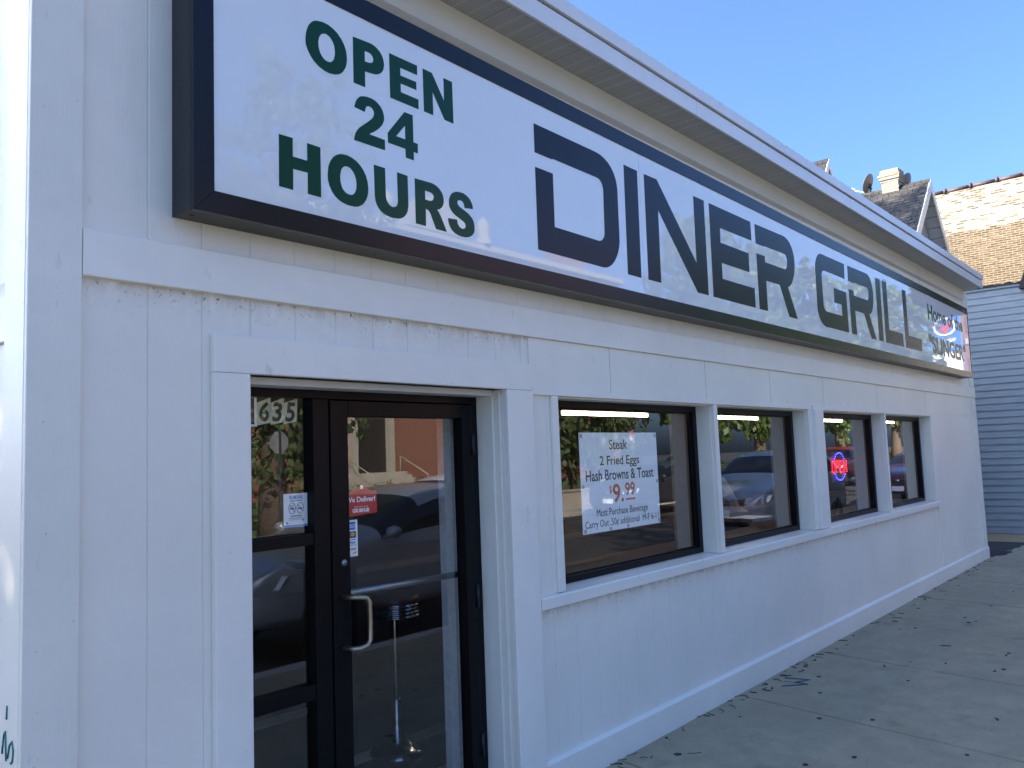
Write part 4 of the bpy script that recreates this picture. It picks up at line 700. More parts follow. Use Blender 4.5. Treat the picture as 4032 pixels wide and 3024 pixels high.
# ================================================================== PERSON behind the second window
def person():
    vs = []; ed = []; rad = []
    def V(x, y, z, r, par=None):
        vs.append((x, y, z)); rad.append(r)
        if par is not None: ed.append((par, len(vs) - 1))
        return len(vs) - 1
    bx, by = 7.16, 1.02
    pel = V(bx, by, .96, (.15, .12)); sp = V(bx + .02, by, 1.14, (.14, .11), pel); ch = V(bx + .05, by, 1.33, (.17, .12), sp); nk = V(bx + .08, by, 1.47, (.06, .06), ch)
    hd0 = V(bx + .11, by, 1.54, (.055, .055), nk); hd = V(bx + .13, by, 1.62, (.085, .075), hd0); V(bx + .13, by, 1.71, (.07, .065), hd)
    for s in (-1, 1):
        sh = V(bx + .06, by + s * .17, 1.40, (.065, .065), ch); el = V(bx + .16, by + s * .24, 1.17, (.045, .045), sh)
        wr = V(bx + .40, by + s * .16, 1.13, (.03, .026), el); pm = V(bx + .48, by + s * .13, 1.12, (.034, .018), wr)
        for k, (dy, L) in enumerate(((-.028, .072), (-.010, .082), (.010, .078), (.027, .062))):
            a = V(bx + .52, by + s * .13 + dy, 1.118, (.010, .010), pm); b = V(bx + .52 + L * .55, by + s * .13 + dy * 1.1, 1.108, (.009, .009), a); V(bx + .52 + L, by + s * .13 + dy * 1.1, 1.088, (.008, .008), b)
        t1 = V(bx + .46, by + s * .13 - s * .04, 1.115, (.011, .011), pm); V(bx + .50, by + s * .13 - s * .062, 1.105, (.009, .009), t1)
        hp = V(bx, by + s * .10, .90, (.095, .09), pel); kn = V(bx + .02, by + s * .11, .50, (.065, .065), hp); an = V(bx, by + s * .11, .10, (.045, .045), kn)
        V(bx + .15, by + s * .12, .045, (.045, .035), an)
    me = bpy.data.meshes.new('person'); me.from_pydata(vs, ed, []); ob = bpy.data.objects.new('tmp', me); C.objects.link(ob)
    ob.modifiers.new('s', 'SKIN'); sv = me.skin_vertices[0].data
    for i, r in enumerate(rad): sv[i].radius = r
    sv[0].use_root = True
    ss = ob.modifiers.new('ss', 'SUBSURF'); ss.levels = 2; ss.render_levels = 2
    dg = bpy.context.evaluated_depsgraph_get(); m2 = bpy.data.meshes.new_from_object(ob.evaluated_get(dg))
    bpy.data.objects.remove(ob)
    m2.materials.clear()
    for n_ in ('skin', 'shirt_grey', 'trousers'): m2.materials.append(MATS[n_])
    for p in m2.polygons:
        c = p.center; p.use_smooth = True; p.material_index = 0
        if c.z < .98: p.material_index = 2
        elif c.z < 1.47 and (abs(c.y - by) < .21 and c.x < bx + .22): p.material_index = 1
        elif c.z > 1.22 and c.z < 1.5: p.material_index = 1
    o = bpy.data.objects.new('person', m2); C.objects.link(o)
    tag(o, 'person in a grey shirt leaning over a ledge behind the second window', 'person')
    mb = MB(); prof = [(.0, .115), (.05, .108), (.085, .07), (.098, .02), (.094, -.03)]; mb.lathe(prof, (bx + .118, by, 1.665), 'z', 20); mb.build('hair', 'hair', None).parent = o
    mb = MB()
    mb.lathe([(0, -.01), (.012, 0), (.0, .012)], (bx + .222, by, 1.615), 'x', 8)
    for s in (-1, 1): mb.lathe([(0, -.02), (.012, -.01), (.016, 0), (.010, .015), (0, .02)], (bx + .13, by + s * .083, 1.62), 'z', 8)
    mb.build('nose_and_ears', 'skin', None).parent = o
    mb = MB()
    for s in (-1, 1): mb.lathe([(0, 0), (.007, .002), (.0, .005)], (bx + .204, by + s * .03, 1.648), 'x', 8)
    mb.box(bx + .198, bx + .206, by - .02, by + .02, 1.576, 1.581); mb.build('eyes_and_mouth', 'hair', None).parent = o
person()
e = empty('paper_menu', (7.75, .9, 1.06), 'white paper folded sheet on the ledge by the person', 'paper')
mb = MB(); mb.hexa([(7.62, .75, 1.031), (7.95, .70, 1.031), (8.0, 1.0, 1.031), (7.66, 1.06, 1.031)], [(7.62, .75, 1.034), (7.95, .70, 1.040), (8.0, 1.0, 1.036), (7.66, 1.06, 1.034)]); mb.build('sheet', 'paper', e)
e = empty('side_table', (7.7, .9, 0), 'small dark table under the window beside the person', 'table')
box_obj('tabletop', 'dark_panel', e, 7.35, 8.3, .66, 1.22, .99, 1.03, bevel=.004); mb = MB(); mb.tube([(7.82, .95, 0), (7.82, .95, .99)], .03, 12); mb.lathe([(0, .0), (.22, .0), (.21, .02), (.03, .05)], (7.82, .95, 0), 'z', 20); mb.build('leg', 'black_metal', e)
# ================================================================== NEIGHBOUR: blue sided building
B = empty('blue_sided_building', (19, 0, 0), 'low building with blue grey clapboards just past the diner', 'building')
WX = 16.2
mb = MB(); n = 36; z0 = .125; ch_ = .1158
for k in range(n):
    z = z0 + k * ch_
    mb.add([(WX - .016, -.62, z), (WX - .016, 5, z), (WX - .001, 5, z + ch_), (WX - .001, -.62, z + ch_), (WX + .01, -.62, z), (WX + .01, 5, z), (WX + .01, 5, z + ch_), (WX + .01, -.62, z + ch_)],
           [(0, 1, 2, 3), (4, 7, 6, 5), (0, 4, 5, 1), (3, 2, 6, 7), (0, 3, 7, 4), (1, 5, 6, 2)])
mb.build('clapboard_wall', 'blue_siding', B)
mb = MB(); mb.box(WX + .011, 24, -.6, 5, .116, 4.28); mb.build('wall', 'blue_siding', B)
mb = MB(); mb.box(WX - .035, WX + .02, -.42, 1.0, 4.296, 4.318); mb.box(WX - .042, WX + .02, 1.003, 5, 4.296, 4.318); mb.box(WX - .03, WX + .02, -.36, 5, 4.322, 4.328); mb.build('flashing', 'blue_siding', B)
rnd = random.Random(3); mb = MB(); y = -.62; prev = 4.385
while y < 5:
    y2 = y + rnd.uniform(.07, .16); z = 4.375 + rnd.uniform(-.018, .028)
    mb.hexa([(WX - .028, y, 4.329), (24, y, 4.329), (24, y2, 4.329), (WX - .028, y2, 4.329)], [(WX - .02, y, prev), (24, y, prev), (24, y2, z), (WX - .02, y2, z)]); y = y2; prev = z
mb.build('roof_edge', 'tar', B)
mb = MB(); mb.hexa([(WX - .12, -1.6, 4.235), (18.5, -1.6, 4.235), (18.5, -.372, 4.235), (WX - .12, -.372, 4.235)], [(WX - .12, -1.6, 5.2), (18.5, -1.6, 5.2), (18.5, -.70, 5.2), (WX - .12, -.70, 5.2)]); mb.build('mansard', 'black_wood', B)
# ================================================================== gabled houses behind
def gable_house(name, label, X0, Yg, zr, sl_, sr_, wl, wr, roofmat, lenY, over=.62, body=True):
    H = empty(name, (X0, Yg, 0), label, 'house')
    th = .11
    def zl(x): return zr - (X0 - x) * sl_
    def zr_(x): return zr - (x - X0) * sr_
    xl, xr = X0 - wl, X0 + wr
    mb = MB(); mb.hexa([(xl, Yg, zl(xl) - th), (X0, Yg, zr - th), (X0, Yg + lenY, zr - th), (xl, Yg + lenY, zl(xl) - th)], [(xl, Yg, zl(xl)), (X0, Yg, zr), (X0, Yg + lenY, zr), (xl, Yg + lenY, zl(xl))])
    mb.hexa([(X0, Yg, zr - th), (xr, Yg, zr_(xr) - th), (xr, Yg + lenY, zr_(xr) - th), (X0, Yg + lenY, zr - th)], [(X0, Yg, zr), (xr, Yg, zr_(xr)), (xr, Yg + lenY, zr_(xr)), (X0, Yg + lenY, zr)])
    rf = mb.build('roof', roofmat, H)
    # staggered shingle courses proud of the lit slope
    rnd = random.Random(7); mb = MB(); c = 0; dx = .118
    x = xl
    while x < X0 - .02:
        x2 = min(x + dx, X0 - .002); y = Yg + .01 + (c % 3) * .11
        while y < Yg + min(lenY, 7.5):
            y2 = y + rnd.uniform(.25, .42); h1 = .026 + rnd.uniform(-.005, .007); h2 = .006
            mb.add([(x, y, zl(x) + h1), (x, y2 - .012, zl(x) + h1), (x2, y2 - .012, zl(x2) + h2), (x2, y, zl(x2) + h2), (x, y, zl(x) + .001), (x, y2 - .012, zl(x) + .001)], [(0, 3, 2, 1), (4, 0, 1, 5), (4, 3, 0), (5, 1, 2)]); y = y2
        x = x2; c += 1
    if roofmat == 'shingle_roof': mb.build('shingle_courses', roofmat, rf)
    mb = MB(); y = Yg
    while y < Yg + min(lenY, 8):
        mb.hexa([(X0 - .13, y, zr - .13 * sl_ + .028), (X0, y, zr + .028), (X0, y + .19, zr + .028), (X0 - .13, y + .19, zr - .13 * sl_ + .028)], [(X0 - .13, y, zr - .13 * sl_ + .045), (X0, y, zr + .05), (X0, y + .19, zr + .045), (X0 - .13, y + .19, zr - .13 * sl_ + .04)]); y += .2
    mb.build('ridge_cap', roofmat, rf)
    # white rake boards on the overhanging front edge
    mb = MB(); rh = .34
    mb.hexa([(xl, Yg - .03, zl(xl) - rh), (X0, Yg - .03, zr - rh), (X0, Yg - .001, zr - rh), (xl, Yg - .001, zl(xl) - rh)], [(xl, Yg - .03, zl(xl) + .01), (X0, Yg - .03, zr + .01), (X0, Yg - .001, zr + .01), (xl, Yg - .001, zl(xl) + .01)])
    mb.hexa([(X0 + .0005, Yg - .03, zr - rh), (xr, Yg - .03, zr_(xr) - rh), (xr, Yg - .001, zr_(xr) - rh), (X0 + .0005, Yg - .001, zr - rh)], [(X0 + .0005, Yg - .03, zr + .01), (xr, Yg - .03, zr_(xr) + .01), (xr, Yg - .001, zr_(xr) + .01), (X0 + .0005, Yg - .001, zr + .01)])
    mb.build('rake_board', 'smooth_white', H)
    # boarded underside
    mb = MB(); k = 0
    nb = 16
    for side in (-1, 1):
        for i in range(nb):
            t0, t1 = i / nb, (i + 1) / nb - .006
            if side < 0: a, b_ = X0 - wl * t1, X0 - wl * t0; za, zb = zl(a), zl(b_)
            else: a, b_ = X0 + wr * t0, X0 + wr * t1; za, zb = zr_(a), zr_(b_)
            mb.hexa([(a, Yg, za - th - .02), (b_, Yg, zb - th - .02), (b_, Yg + over, zb - th - .02), (a, Yg + over, za - th - .02)], [(a, Yg, za - th - .002), (b_, Yg, zb - th - .002), (b_, Yg + over, zb - th - .002), (a, Yg + over, za - th - .002)])
    mb.build('eave_boards', 'shade_grey', H)
    # gable wall and body
    bw = .45
    mb = MB(); mb.prism([(xl + bw, 0), (xr - bw, 0), (xr - bw, zr_(xr - bw) - th - .03), (X0, zr - th - .04), (xl + bw, zl(xl + bw) - th - .03)], 'y', Yg + over, Yg + lenY - .3)
    mb.build('wall', 'scale_shingle', H)
    return H
H = gable_house('gabled_house', 'shingled gable roofed house with chimney rising beyond the diner roof', 26.0, 3.06, 9.335, .98, 1.13, 4.2, 3.9, 'shingle_roof', 12, .40)
mb = MB(); rnd = random.Random(5)
cy0, cy1 = 3.86, 4.34; cx0, cx1 = 25.82, 26.4
def jbox(mb, x0, x1, y0, y1, z0, z1, j=.012):
    vs = [(x + rnd.uniform(-j, j), y + rnd.uniform(-j, j), z + rnd.uniform(-j, j) * .5) for (x, y, z) in ((x0, y0, z0), (x1, y0, z0), (x1, y1, z0), (x0, y1, z0), (x0, y0, z1), (x1, y0, z1), (x1, y1, z1), (x0, y1, z1))]
    mb.add(vs, [(0, 3, 2, 1), (4, 5, 6, 7), (0, 1, 5, 4), (1, 2, 6, 5), (2, 3, 7, 6), (3, 0, 4, 7)])
z = 8.9
while z < 9.45: jbox(mb, cx0, cx1, cy0, cy1, z, z + .075); z += .0752
for dz, o_ in ((.0, .02), (.075, .045), (.15, .065), (.225, .03), (.30, .02)): jbox(mb, cx0 - o_, cx1 + o_, cy0 - o_, cy1 + o_, 9.505 + dz, 9.505 + dz + .074, .016)
jbox(mb, cx0 + .02, cx1 - .02, cy0 + .02, cy1 - .06, 9.87, 9.895, .02)
ch = mb.build('chimney', 'chimney_brick', H, bevel=.008)
def dish(x, y, z, label, r=.26, lnb=True):
    e = empty('satellite_dish', (x, y, z - .3), label, 'satellite dish', 'satellite dishes on the gable roof')
    ax = Vector((-.80, .50, .35)).normalized()   # it looks away to the left and up
    ax = Vector((.55, -.25, .42)).normalized()
    ax = Vector((.25, .93, .40)).normalized()
    u = ax.cross(Vector((0, 0, 1))).normalized(); v = u.cross(ax); b = MB(); n = 28; rings = 6; c = Vector((x, y, z)); vs = []
    for k in range(rings + 1):
        rr = k / rings
        for i in range(n):
            a = 2 * PI * i / n; vs.append(c + u * math.cos(a) * r * .92 * rr + v * math.sin(a) * r * 1.12 * rr + ax * (rr * rr - 1) * .07)
    fs = [(k * n + i, k * n + (i + 1) % n, (k + 1) * n + (i + 1) % n, (k + 1) * n + i) for k in range(rings) for i in range(n)]
    b.add(vs, fs, 0, True); o = b.build('reflector', 'dish_grey', e); sm = o.modifiers.new('s', 'SOLIDIFY'); sm.thickness = .008
    b = MB(); b.tube([c - v * .12 - ax * .07, c - v * .12 - ax * .18, (x + .02, y, z - .36)], .022, 8)
    for s in (-1, 1): b.tube([c - ax * .09 + u * s * .05, c - ax * .15 - v * .16, ], .015, 6)
    b.box(x - .05, x + .05, y - .06, y + .06, z - .40, z - .34); b.build('mount', 'black_metal', e)
    if lnb:
        tip = c - v * .26 + ax * .42; b = MB(); b.tube([c - v * .28, tip], .012, 6); b.build('arm', 'paper', e)
        b = MB(); b.tube([tip + Vector((0, .05, .04)), tip + Vector((0, -.05, .02))], .035, 10); b.tube([tip + Vector((0, .02, -.05)), tip + Vector((0, .02, .08))], .022, 8); b.build('receiver', 'paper', e)
dish(26.0, 4.78, 9.66, 'grey satellite dish standing left of the chimney')
dish(26.5, 3.84, 9.56, 'satellite dish half hidden behind the chimney', .27, False)
gable_house('gabled_house', 'dark steep gable peak farther back beyond the diner roof', 32.0, 7.9, 12.8, 1.35, 1.38, 2.6, 2.6, 'roof_dark', 8, .25)
# ================================================================== big brick building
K = empty('brick_building', (40, 3, 0), 'tall cream and brown brick wall in full sun on the right', 'building')
mb = MB(); mb.box(30, 44, -.2, 5.2, -.1, 9.95); mb.build('wall', 'cream_brick', K)
mb = MB(); y = -.25
def rz(y): return 9.99 + (3.86 - y) * .012
pts = []
while y < 5.2:
    mb.tube([(30.02, y, rz(y)), (30.02, y + .74, rz(y + .74))], .065, 10); mb.tube([(30.02, y + .69, rz(y) + .005), (30.02, y + .77, rz(y) + .005)], .095, 10); y += .76
mb.build('coping', 'coping', K)
mb = MB(); mb.box(29.975, 29.998, .86, .90, 8.35, 8.95); mb.box(29.96, 29.998, .84, .92, 8.6, 8.68); mb.build('wall_anchor', 'black_metal', K)
# ================================================================== TREES
def leaf_mesh(name, blobs, n, size, seed, mat):
    rnd = random.Random(seed); vs = []; fs = []
    tot = sum(b[3] ** 2 for b in blobs)
    for (bx, by, bz, br) in blobs:
        # each blob is made of leafy twigs so that the outline stays ragged
        m_ = int(n * br * br / tot); tw = max(4, m_ // 14)
        for t_ in range(tw):
            d = Vector((rnd.gauss(0, 1), rnd.gauss(0, 1), rnd.gauss(0, 1))).normalized(); rr = br * (rnd.random() ** .38) * rnd.uniform(.75, 1.12)
            c = Vector((bx, by, bz)) + Vector((d.x * rr, d.y * rr, d.z * rr * 1.05))
            for k in range(14):
                p = c + Vector((rnd.gauss(0, .16), rnd.gauss(0, .16), rnd.gauss(0, .14))) * (br ** .5)
                s = size * rnd.uniform(.6, 1.3); nn = (d + Vector((rnd.gauss(0, .7), rnd.gauss(0, .7), rnd.gauss(.3, .6)))).normalized()
                u = nn.cross(Vector((rnd.gauss(0, 1), rnd.gauss(0, 1), .01))).normalized(); v = nn.cross(u)
                b = len(vs); vs += [tuple(p - u * s * .5), tuple(p + v * s * .32), tuple(p + u * s * .6), tuple(p - v * s * .32)]; fs.append((b, b + 1, b + 2, b + 3))
    me = bpy.data.meshes.new(name); me.from_pydata(vs, [], fs); me.materials.append(MATS[mat]); me.update(); return me
def tree(loc, H_, rx, label, seed, mat='leaf_green', n=5200, size=.30, crown0=.28, group=None, stems=1, cat='tree'):
    rnd = random.Random(seed); e = empty('tree', loc, label, cat, group)
    mb = MB(); blobs = []
    for s in range(stems):
        ang = rnd.uniform(0, 6.3); lean = 0 if stems == 1 else .9
        bx, by = (0, 0) if stems == 1 else (math.cos(ang) * .25, math.sin(ang) * .25)
        r0 = .028 * H_ if stems == 1 else .014 * H_
        pts = [Vector((bx, by, -.1))]; top = H_ * .82
        for k in range(1, 8):
            t = k / 7; pts.append(Vector((bx + math.cos(ang) * lean * t * rx * .5 + rnd.uniform(-.1, .1), by + math.sin(ang) * lean * t * rx * .5 + rnd.uniform(-.1, .1), top * t)))
        mb.tube(pts, [r0 * (1.35 if i == 0 else (1 - .12 * i)) for i in range(8)], 9)
        for k in range(9 if stems == 1 else 4):
            t = rnd.uniform(.28, .9); i = int(t * 7); a = pts[i].lerp(pts[min(7, i + 1)], t * 7 - i); an = rnd.uniform(0, 6.3); L = rx * rnd.uniform(.5, .9) * (1.1 - t * .6)
            b = a + Vector((math.cos(an) * L, math.sin(an) * L, L * .75)); mid = a.lerp(b, .5) + Vector((0, 0, -.12 * L)); mb.tube([a, mid, b], [r0 * .45, r0 * .3, r0 * .12], 6)
    mb.build('trunk', 'trunk', None).parent = e
    nb = 26
    for k in range(nb):
        t = (k + .5) / nb; z = H_ * (crown0 + (1 - crown0) * t * .93); prof = math.sin(PI * min(1, max(0, .12 + t * .80))) ** .7
        an = k * 2.4; rr = rx * prof * rnd.uniform(.25, .72); br = rx * rnd.uniform(.26, .46) * (.55 + .45 * prof)
        blobs.append((math.cos(an) * rr, math.sin(an) * rr, z, br))
    blobs.append((0, 0, H_ * .95, rx * .18))
    o = bpy.data.objects.new('crown', leaf_mesh('crown', blobs, n, size, seed, mat)); C.objects.link(o); o.parent = e
    return e
TG = 'street trees across the road'
# behind / beside the diner: these shade the corner, the neighbour and the gable
tree((-4.2, 5.5, 0), 9.2, 2.5, 'leafy tree standing left of the diner corner', 11, n=7500, size=.26)
tree((1.5, 11.8, 0), 17.5, 4.4, 'unseen leafy tree added behind the diner to shade the road', 18, n=7000, size=.34)  # added out of view to throw shade on the road
tree((7.2, 9.8, 0), 14.0, 3.4, 'broad leafy tree behind the diner', 12, n=10500, size=.30, crown0=.42)
tree((12.0, 16.8, 0), 20.8, 3.1, 'tall leafy tree behind the far end of the diner', 13, n=4200, size=.32, crown0=.55)
tree((7.0, 4.2, 0), 5.6, 1.2, 'slim tree in the yard behind the diner', 19, n=300, size=.2) if False else None
# across the road
for i, (x, y, h_, rx, st, mt, lab) in enumerate([
    (12.4, -15.5, 13.0, 3.0, 1, 'leaf_pale', 'pale green tree across the road opposite the door'),
    (24.5, -14.6, 6.6, 3.6, 5, 'leaf_pale', 'low many stemmed tree in the kerbside planter across the road'),
    (35.5, -15.5, 13.2, 4.2, 1, 'leaf_green', 'broad dark tree across the road, nearest of the tall row'),
    (42.5, -15.8, 12.9, 2.8, 1, 'leaf_green', 'second tall tree of the row across the road'),
    (48.0, -15.5, 13.0, 2.3, 1, 'leaf_pale', 'third tree of the row, pale and narrow'),
    (54.0, -15.5, 12.8, 2.7, 1, 'leaf_green', 'fourth tree of the row across the road'),
    (60.5, -15.6, 13.6, 2.8, 1, 'leaf_green', 'fifth tree of the row across the road'),
    (66.5, -15.6, 14.0, 2.4, 1, 'leaf_pale', 'sixth tree of the row, narrow and pale'),
    (72.5, -15.6, 14.6, 3.0, 1, 'leaf_green', 'seventh tree of the row, nearest the pole sign')
    ]):
    tree((x, y, 0), h_, rx, lab, 30 + i, mt, n=6500 if x < 45 else 4200, size=.24 if x < 25 else .36, crown0=.2 if x > 13 else .12, group=TG, stems=st)
# hedge (clipped) and planter
def hedge(name, x0, x1, y0, y1, z0, z1, label, seed):
    rnd = random.Random(seed); bl = []; x = x0
    while x < x1: bl.append((x, (y0 + y1) / 2, (z0 + z1) / 2, (z1 - z0) * .55)); x += .5
    o = bpy.data.objects.new(name, leaf_mesh(name, bl, int((x1 - x0) * 380), .13, seed, 'leaf_green')); C.objects.link(o); tag(o, label, 'hedge')
hedge('hedge', 11.5, 24, -18.6, -17.8, .0, 1.0, 'clipped green hedge in front of the brick church steps', 50)
hedge('hedge', 30, 75, -16.9, -16.1, .0, 1.1, 'long low hedge under the row of trees', 51)
e = empty('planter_wall', (30, -13.8, 0), 'low pale stone planter wall along the far pavement', 'wall')
mb = MB(); mb.box(13.5, 34, -13.9, -13.7, -.05, .52); mb.box(13.4, 34.1, -13.95, -13.65, .5205, .58); mb.build('stone_course', 'limestone', e)
N_ = empty('sky_block_house', (-12, 8, 0), 'unseen brick house added left of the diner to block sky light', 'house')  # unseen house, added to cut the sky light on the diner side face
box_obj('wall', 'red_brick_side', N_, -20, -6.6, 3.8, 16, -.1, 5.4); box_obj('cornice', 'limestone', N_, -20.2, -6.4, 3.6, 16.2, 5.401, 5.7)
mb = MB()
for y in (5.0, 8.5, 12.0): mb.box(-6.599, -6.56, y, y + 1.1, 1.2, 3.0)
mb.build_each('window', 'car_glass', N_)
# ================================================================== across: brick church, red flats
Q = empty('brick_church', (45, -34, 0), 'large red brick church with pale stone doorway across the road', 'church')
mb = MB(); mb.box(23, 57, -60, -34, -.1, 15.6); mb.build('wall', 'red_brick', Q)
mb = MB(); mb.box(22.7, 57.3, -60.3, -33.7, 15.601, 16.0); mb.box(22.8, 57.2, -33.998, -33.8, 10.3, 10.6); mb.build('cornice', 'limestone', Q)
mb = MB(); pts = [(33.2, 16.001)] + [(36.0 + 2.5 * math.cos(PI - a * PI / 14), 16.4 + 1.9 * math.sin(a * PI / 14)) for a in range(15)] + [(38.8, 16.001)]; mb.prism(pts, 'y', -34.6, -33.6); mb.build('pediment', 'limestone', Q)
mb = MB()
for x in (32.0, 40.5): mb.lathe([(.55, 0), (.55, .4), (.35, .6), (.5, .9), (.55, 1.2), (.35, 1.6), (.12, 1.8), (0, 2.1)], (x, -34, 16.0), 'z', 16)
mb.build_each('finial', 'limestone', Q)
box_obj('chimney', 'red_brick', Q, 52.5, 55.2, -38, -36, 16.001, 18.4)
DX = 30.9
mb = MB()
for x in (DX - 1.55, DX + 1.15): mb.box(x, x + .4, -33.99, -33.55, 1.2, 5.2)
mb.box(DX - 1.8, DX + 1.8, -33.98, -33.4, 5.2005, 5.9); mb.box(DX - 1.6, DX + 1.6, -33.98, -33.7, 5.9005, 6.6); mb.build('portal', 'limestone', Q)
dd = box_obj('door', 'door_dark', Q, DX - 1.1, DX + 1.1, -33.99, -33.85, 1.2, 4.3)
mb = MB()
for x in (26.2, 44.5, 49, 53.5): mb.box(x - .7, x + .7, -33.99, -33.9, 2.2, 5.0); mb.box(x - .7, x + .7, -33.99, -33.9, 6.4, 9.2); mb.box(x - .7, x + .7, -33.99, -33.9, 11.4, 14.2)
mb.build_each('window', 'car_glass', Q)
mb = MB()
for x in (26.2, 44.5, 49, 53.5):
    for z in (2.0, 6.2, 11.2): mb.box(x - .9, x + .9, -33.99, -33.8, z, z + .195)
mb.build_each('window_sill', 'limestone', Q)
mb = MB()
for k in range(7): mb.box(DX - 2.4, DX + 2.4, -33.99 + .0, -31.3 - .0 - (k * .36), -.1 + k * .185 + (.001 if k else 0), .085 + k * .185)
mb.build('steps', 'limestone', Q)
mb = MB()
for x in (DX - 2.0, DX + 2.0): mb.tube([(x, -33.6, 2.1), (x, -31.3, 1.0), (x, -31.3, 0.0)], .035, 8); mb.tube([(x, -33.6, 1.2), (x, -33.6, 2.1)], .035, 8)
mb.build('handrail', 'limestone', Q)
F_ = empty('red_flats', (120, -30, 0), 'red brick block with white window bands far along the road', 'building')
mb = MB(); mb.box(108, 140, -19.6, -14.6, 0, 22); mb.build('wall', 'red_brick_side', F_)
mb = MB()
for z in (8, 13, 18): mb.box(107.8, 107.99, -19.3, -14.9, z, z + .7)
for z in (9.5, 14.5): 
    for y in (-19, -16.8): mb.box(107.8, 107.99, y, y + 1.6, z, z + 2.2)
mb.build_each('window_band', 'limestone', F_)
# pole sign (oil change shop)
G = empty('pole_sign', (90, -17.3, 0), 'tall blue pole sign with white oval and red V across the road', 'sign')
mb = MB(); mb.box(90.3, 90.6, -17.6, -17.3, -.1, 7.39); mb.build('pole', 'black_metal', G)
box_obj('panel', 'sticker_blue', G, 90.0, 90.6, -18.7, -16.2, 10.6, 14.4); box_obj('lower_panel', 'paper', G, 90.0, 90.6, -18.7, -16.2, 7.4, 10.55)
def yz(mbx, x):   # put an XZ-plane shape on the -X face of the panel (reads left to right for someone looking along +X)
    m2 = MB(); m2.add([(x + (v[1]) * 1.0, -v[0], v[2]) for v in mbx.v], mbx.f); return m2
def oval(cx, cz, a, b, n=28): return [(cx + a * math.cos(2 * PI * k / n), cz + b * math.sin(2 * PI * k / n)) for k in range(n)]
yz(poly_fill([oval(17.45, 13.1, 1.05, .92), oval(17.45, 13.1, .86, .74)], -.03, .02), 90.0).build('oval_ring', 'paper', G)
yz(poly_fill([[(16.8, 13.5), (17.15, 13.55), (17.4, 12.95), (18.05, 13.5), (18.1, 13.2), (17.5, 12.45), (17.25, 12.45)]], -.03, .02), 90.0).build('v_mark', 'sticker_red', G)
yz(text_mb('Valvoline', 16.5, 18.4, 11.55, 11.95, -.02, .02, .02), 90.0).build('sign_text', 'paper', G)
yz(text_mb('INSTANT OIL CHANGE', 16.5, 18.4, 11.0, 11.25, -.02, .02, .02), 90.0).build('sign_text', 'paper', G)
# stop sign seen from behind, street pole, parking sign
e = empty('stop_sign', (7.45, -7.9 + .0, 0), 'octagonal traffic sign on a thin steel post seen from its grey back', 'road sign')
e.location = (8.55, -9.6, 0)
mb = MB(); mb.prism([(.21 * math.cos(PI / 8 + k * PI / 4) * .95, 2.14 + .21 * math.sin(PI / 8 + k * PI / 4)) for k in range(8)], 'y', -.004, .004); mb.build('plate', 'steel_back', None).parent = e
mb = MB(); mb.box(-.02, .02, .0045, .03, -.15, 2.38); mb.build('post', 'brushed_steel', None).parent = e
for (x, y, lab) in ((25.6, -13.2, 'green lamp post in front of the church steps'), (31.0, -13.0, 'green post carrying parking signs by the planter')):
    e = empty('street_post', (x, y, 0), lab, 'post'); mb = MB(); mb.tube([(0, 0, -.1), (0, 0, 5.5)], .07, 12); mb.lathe([(.16, 0), (.14, .3), (.08, .5)], (0, 0, -.1), 'z', 14); mb.build('pole', 'green_pole', None).parent = e
    mb = MB(); mb.box(-.18, .18, .075, .08, 2.1, 2.55); mb.build('sign_plate', 'paper', None).parent = e
    mb = MB(); mb.box(-.17, .17, .0805, .083, 2.36, 2.53); mb.build('sign_band', 'sticker_red', None).parent = e
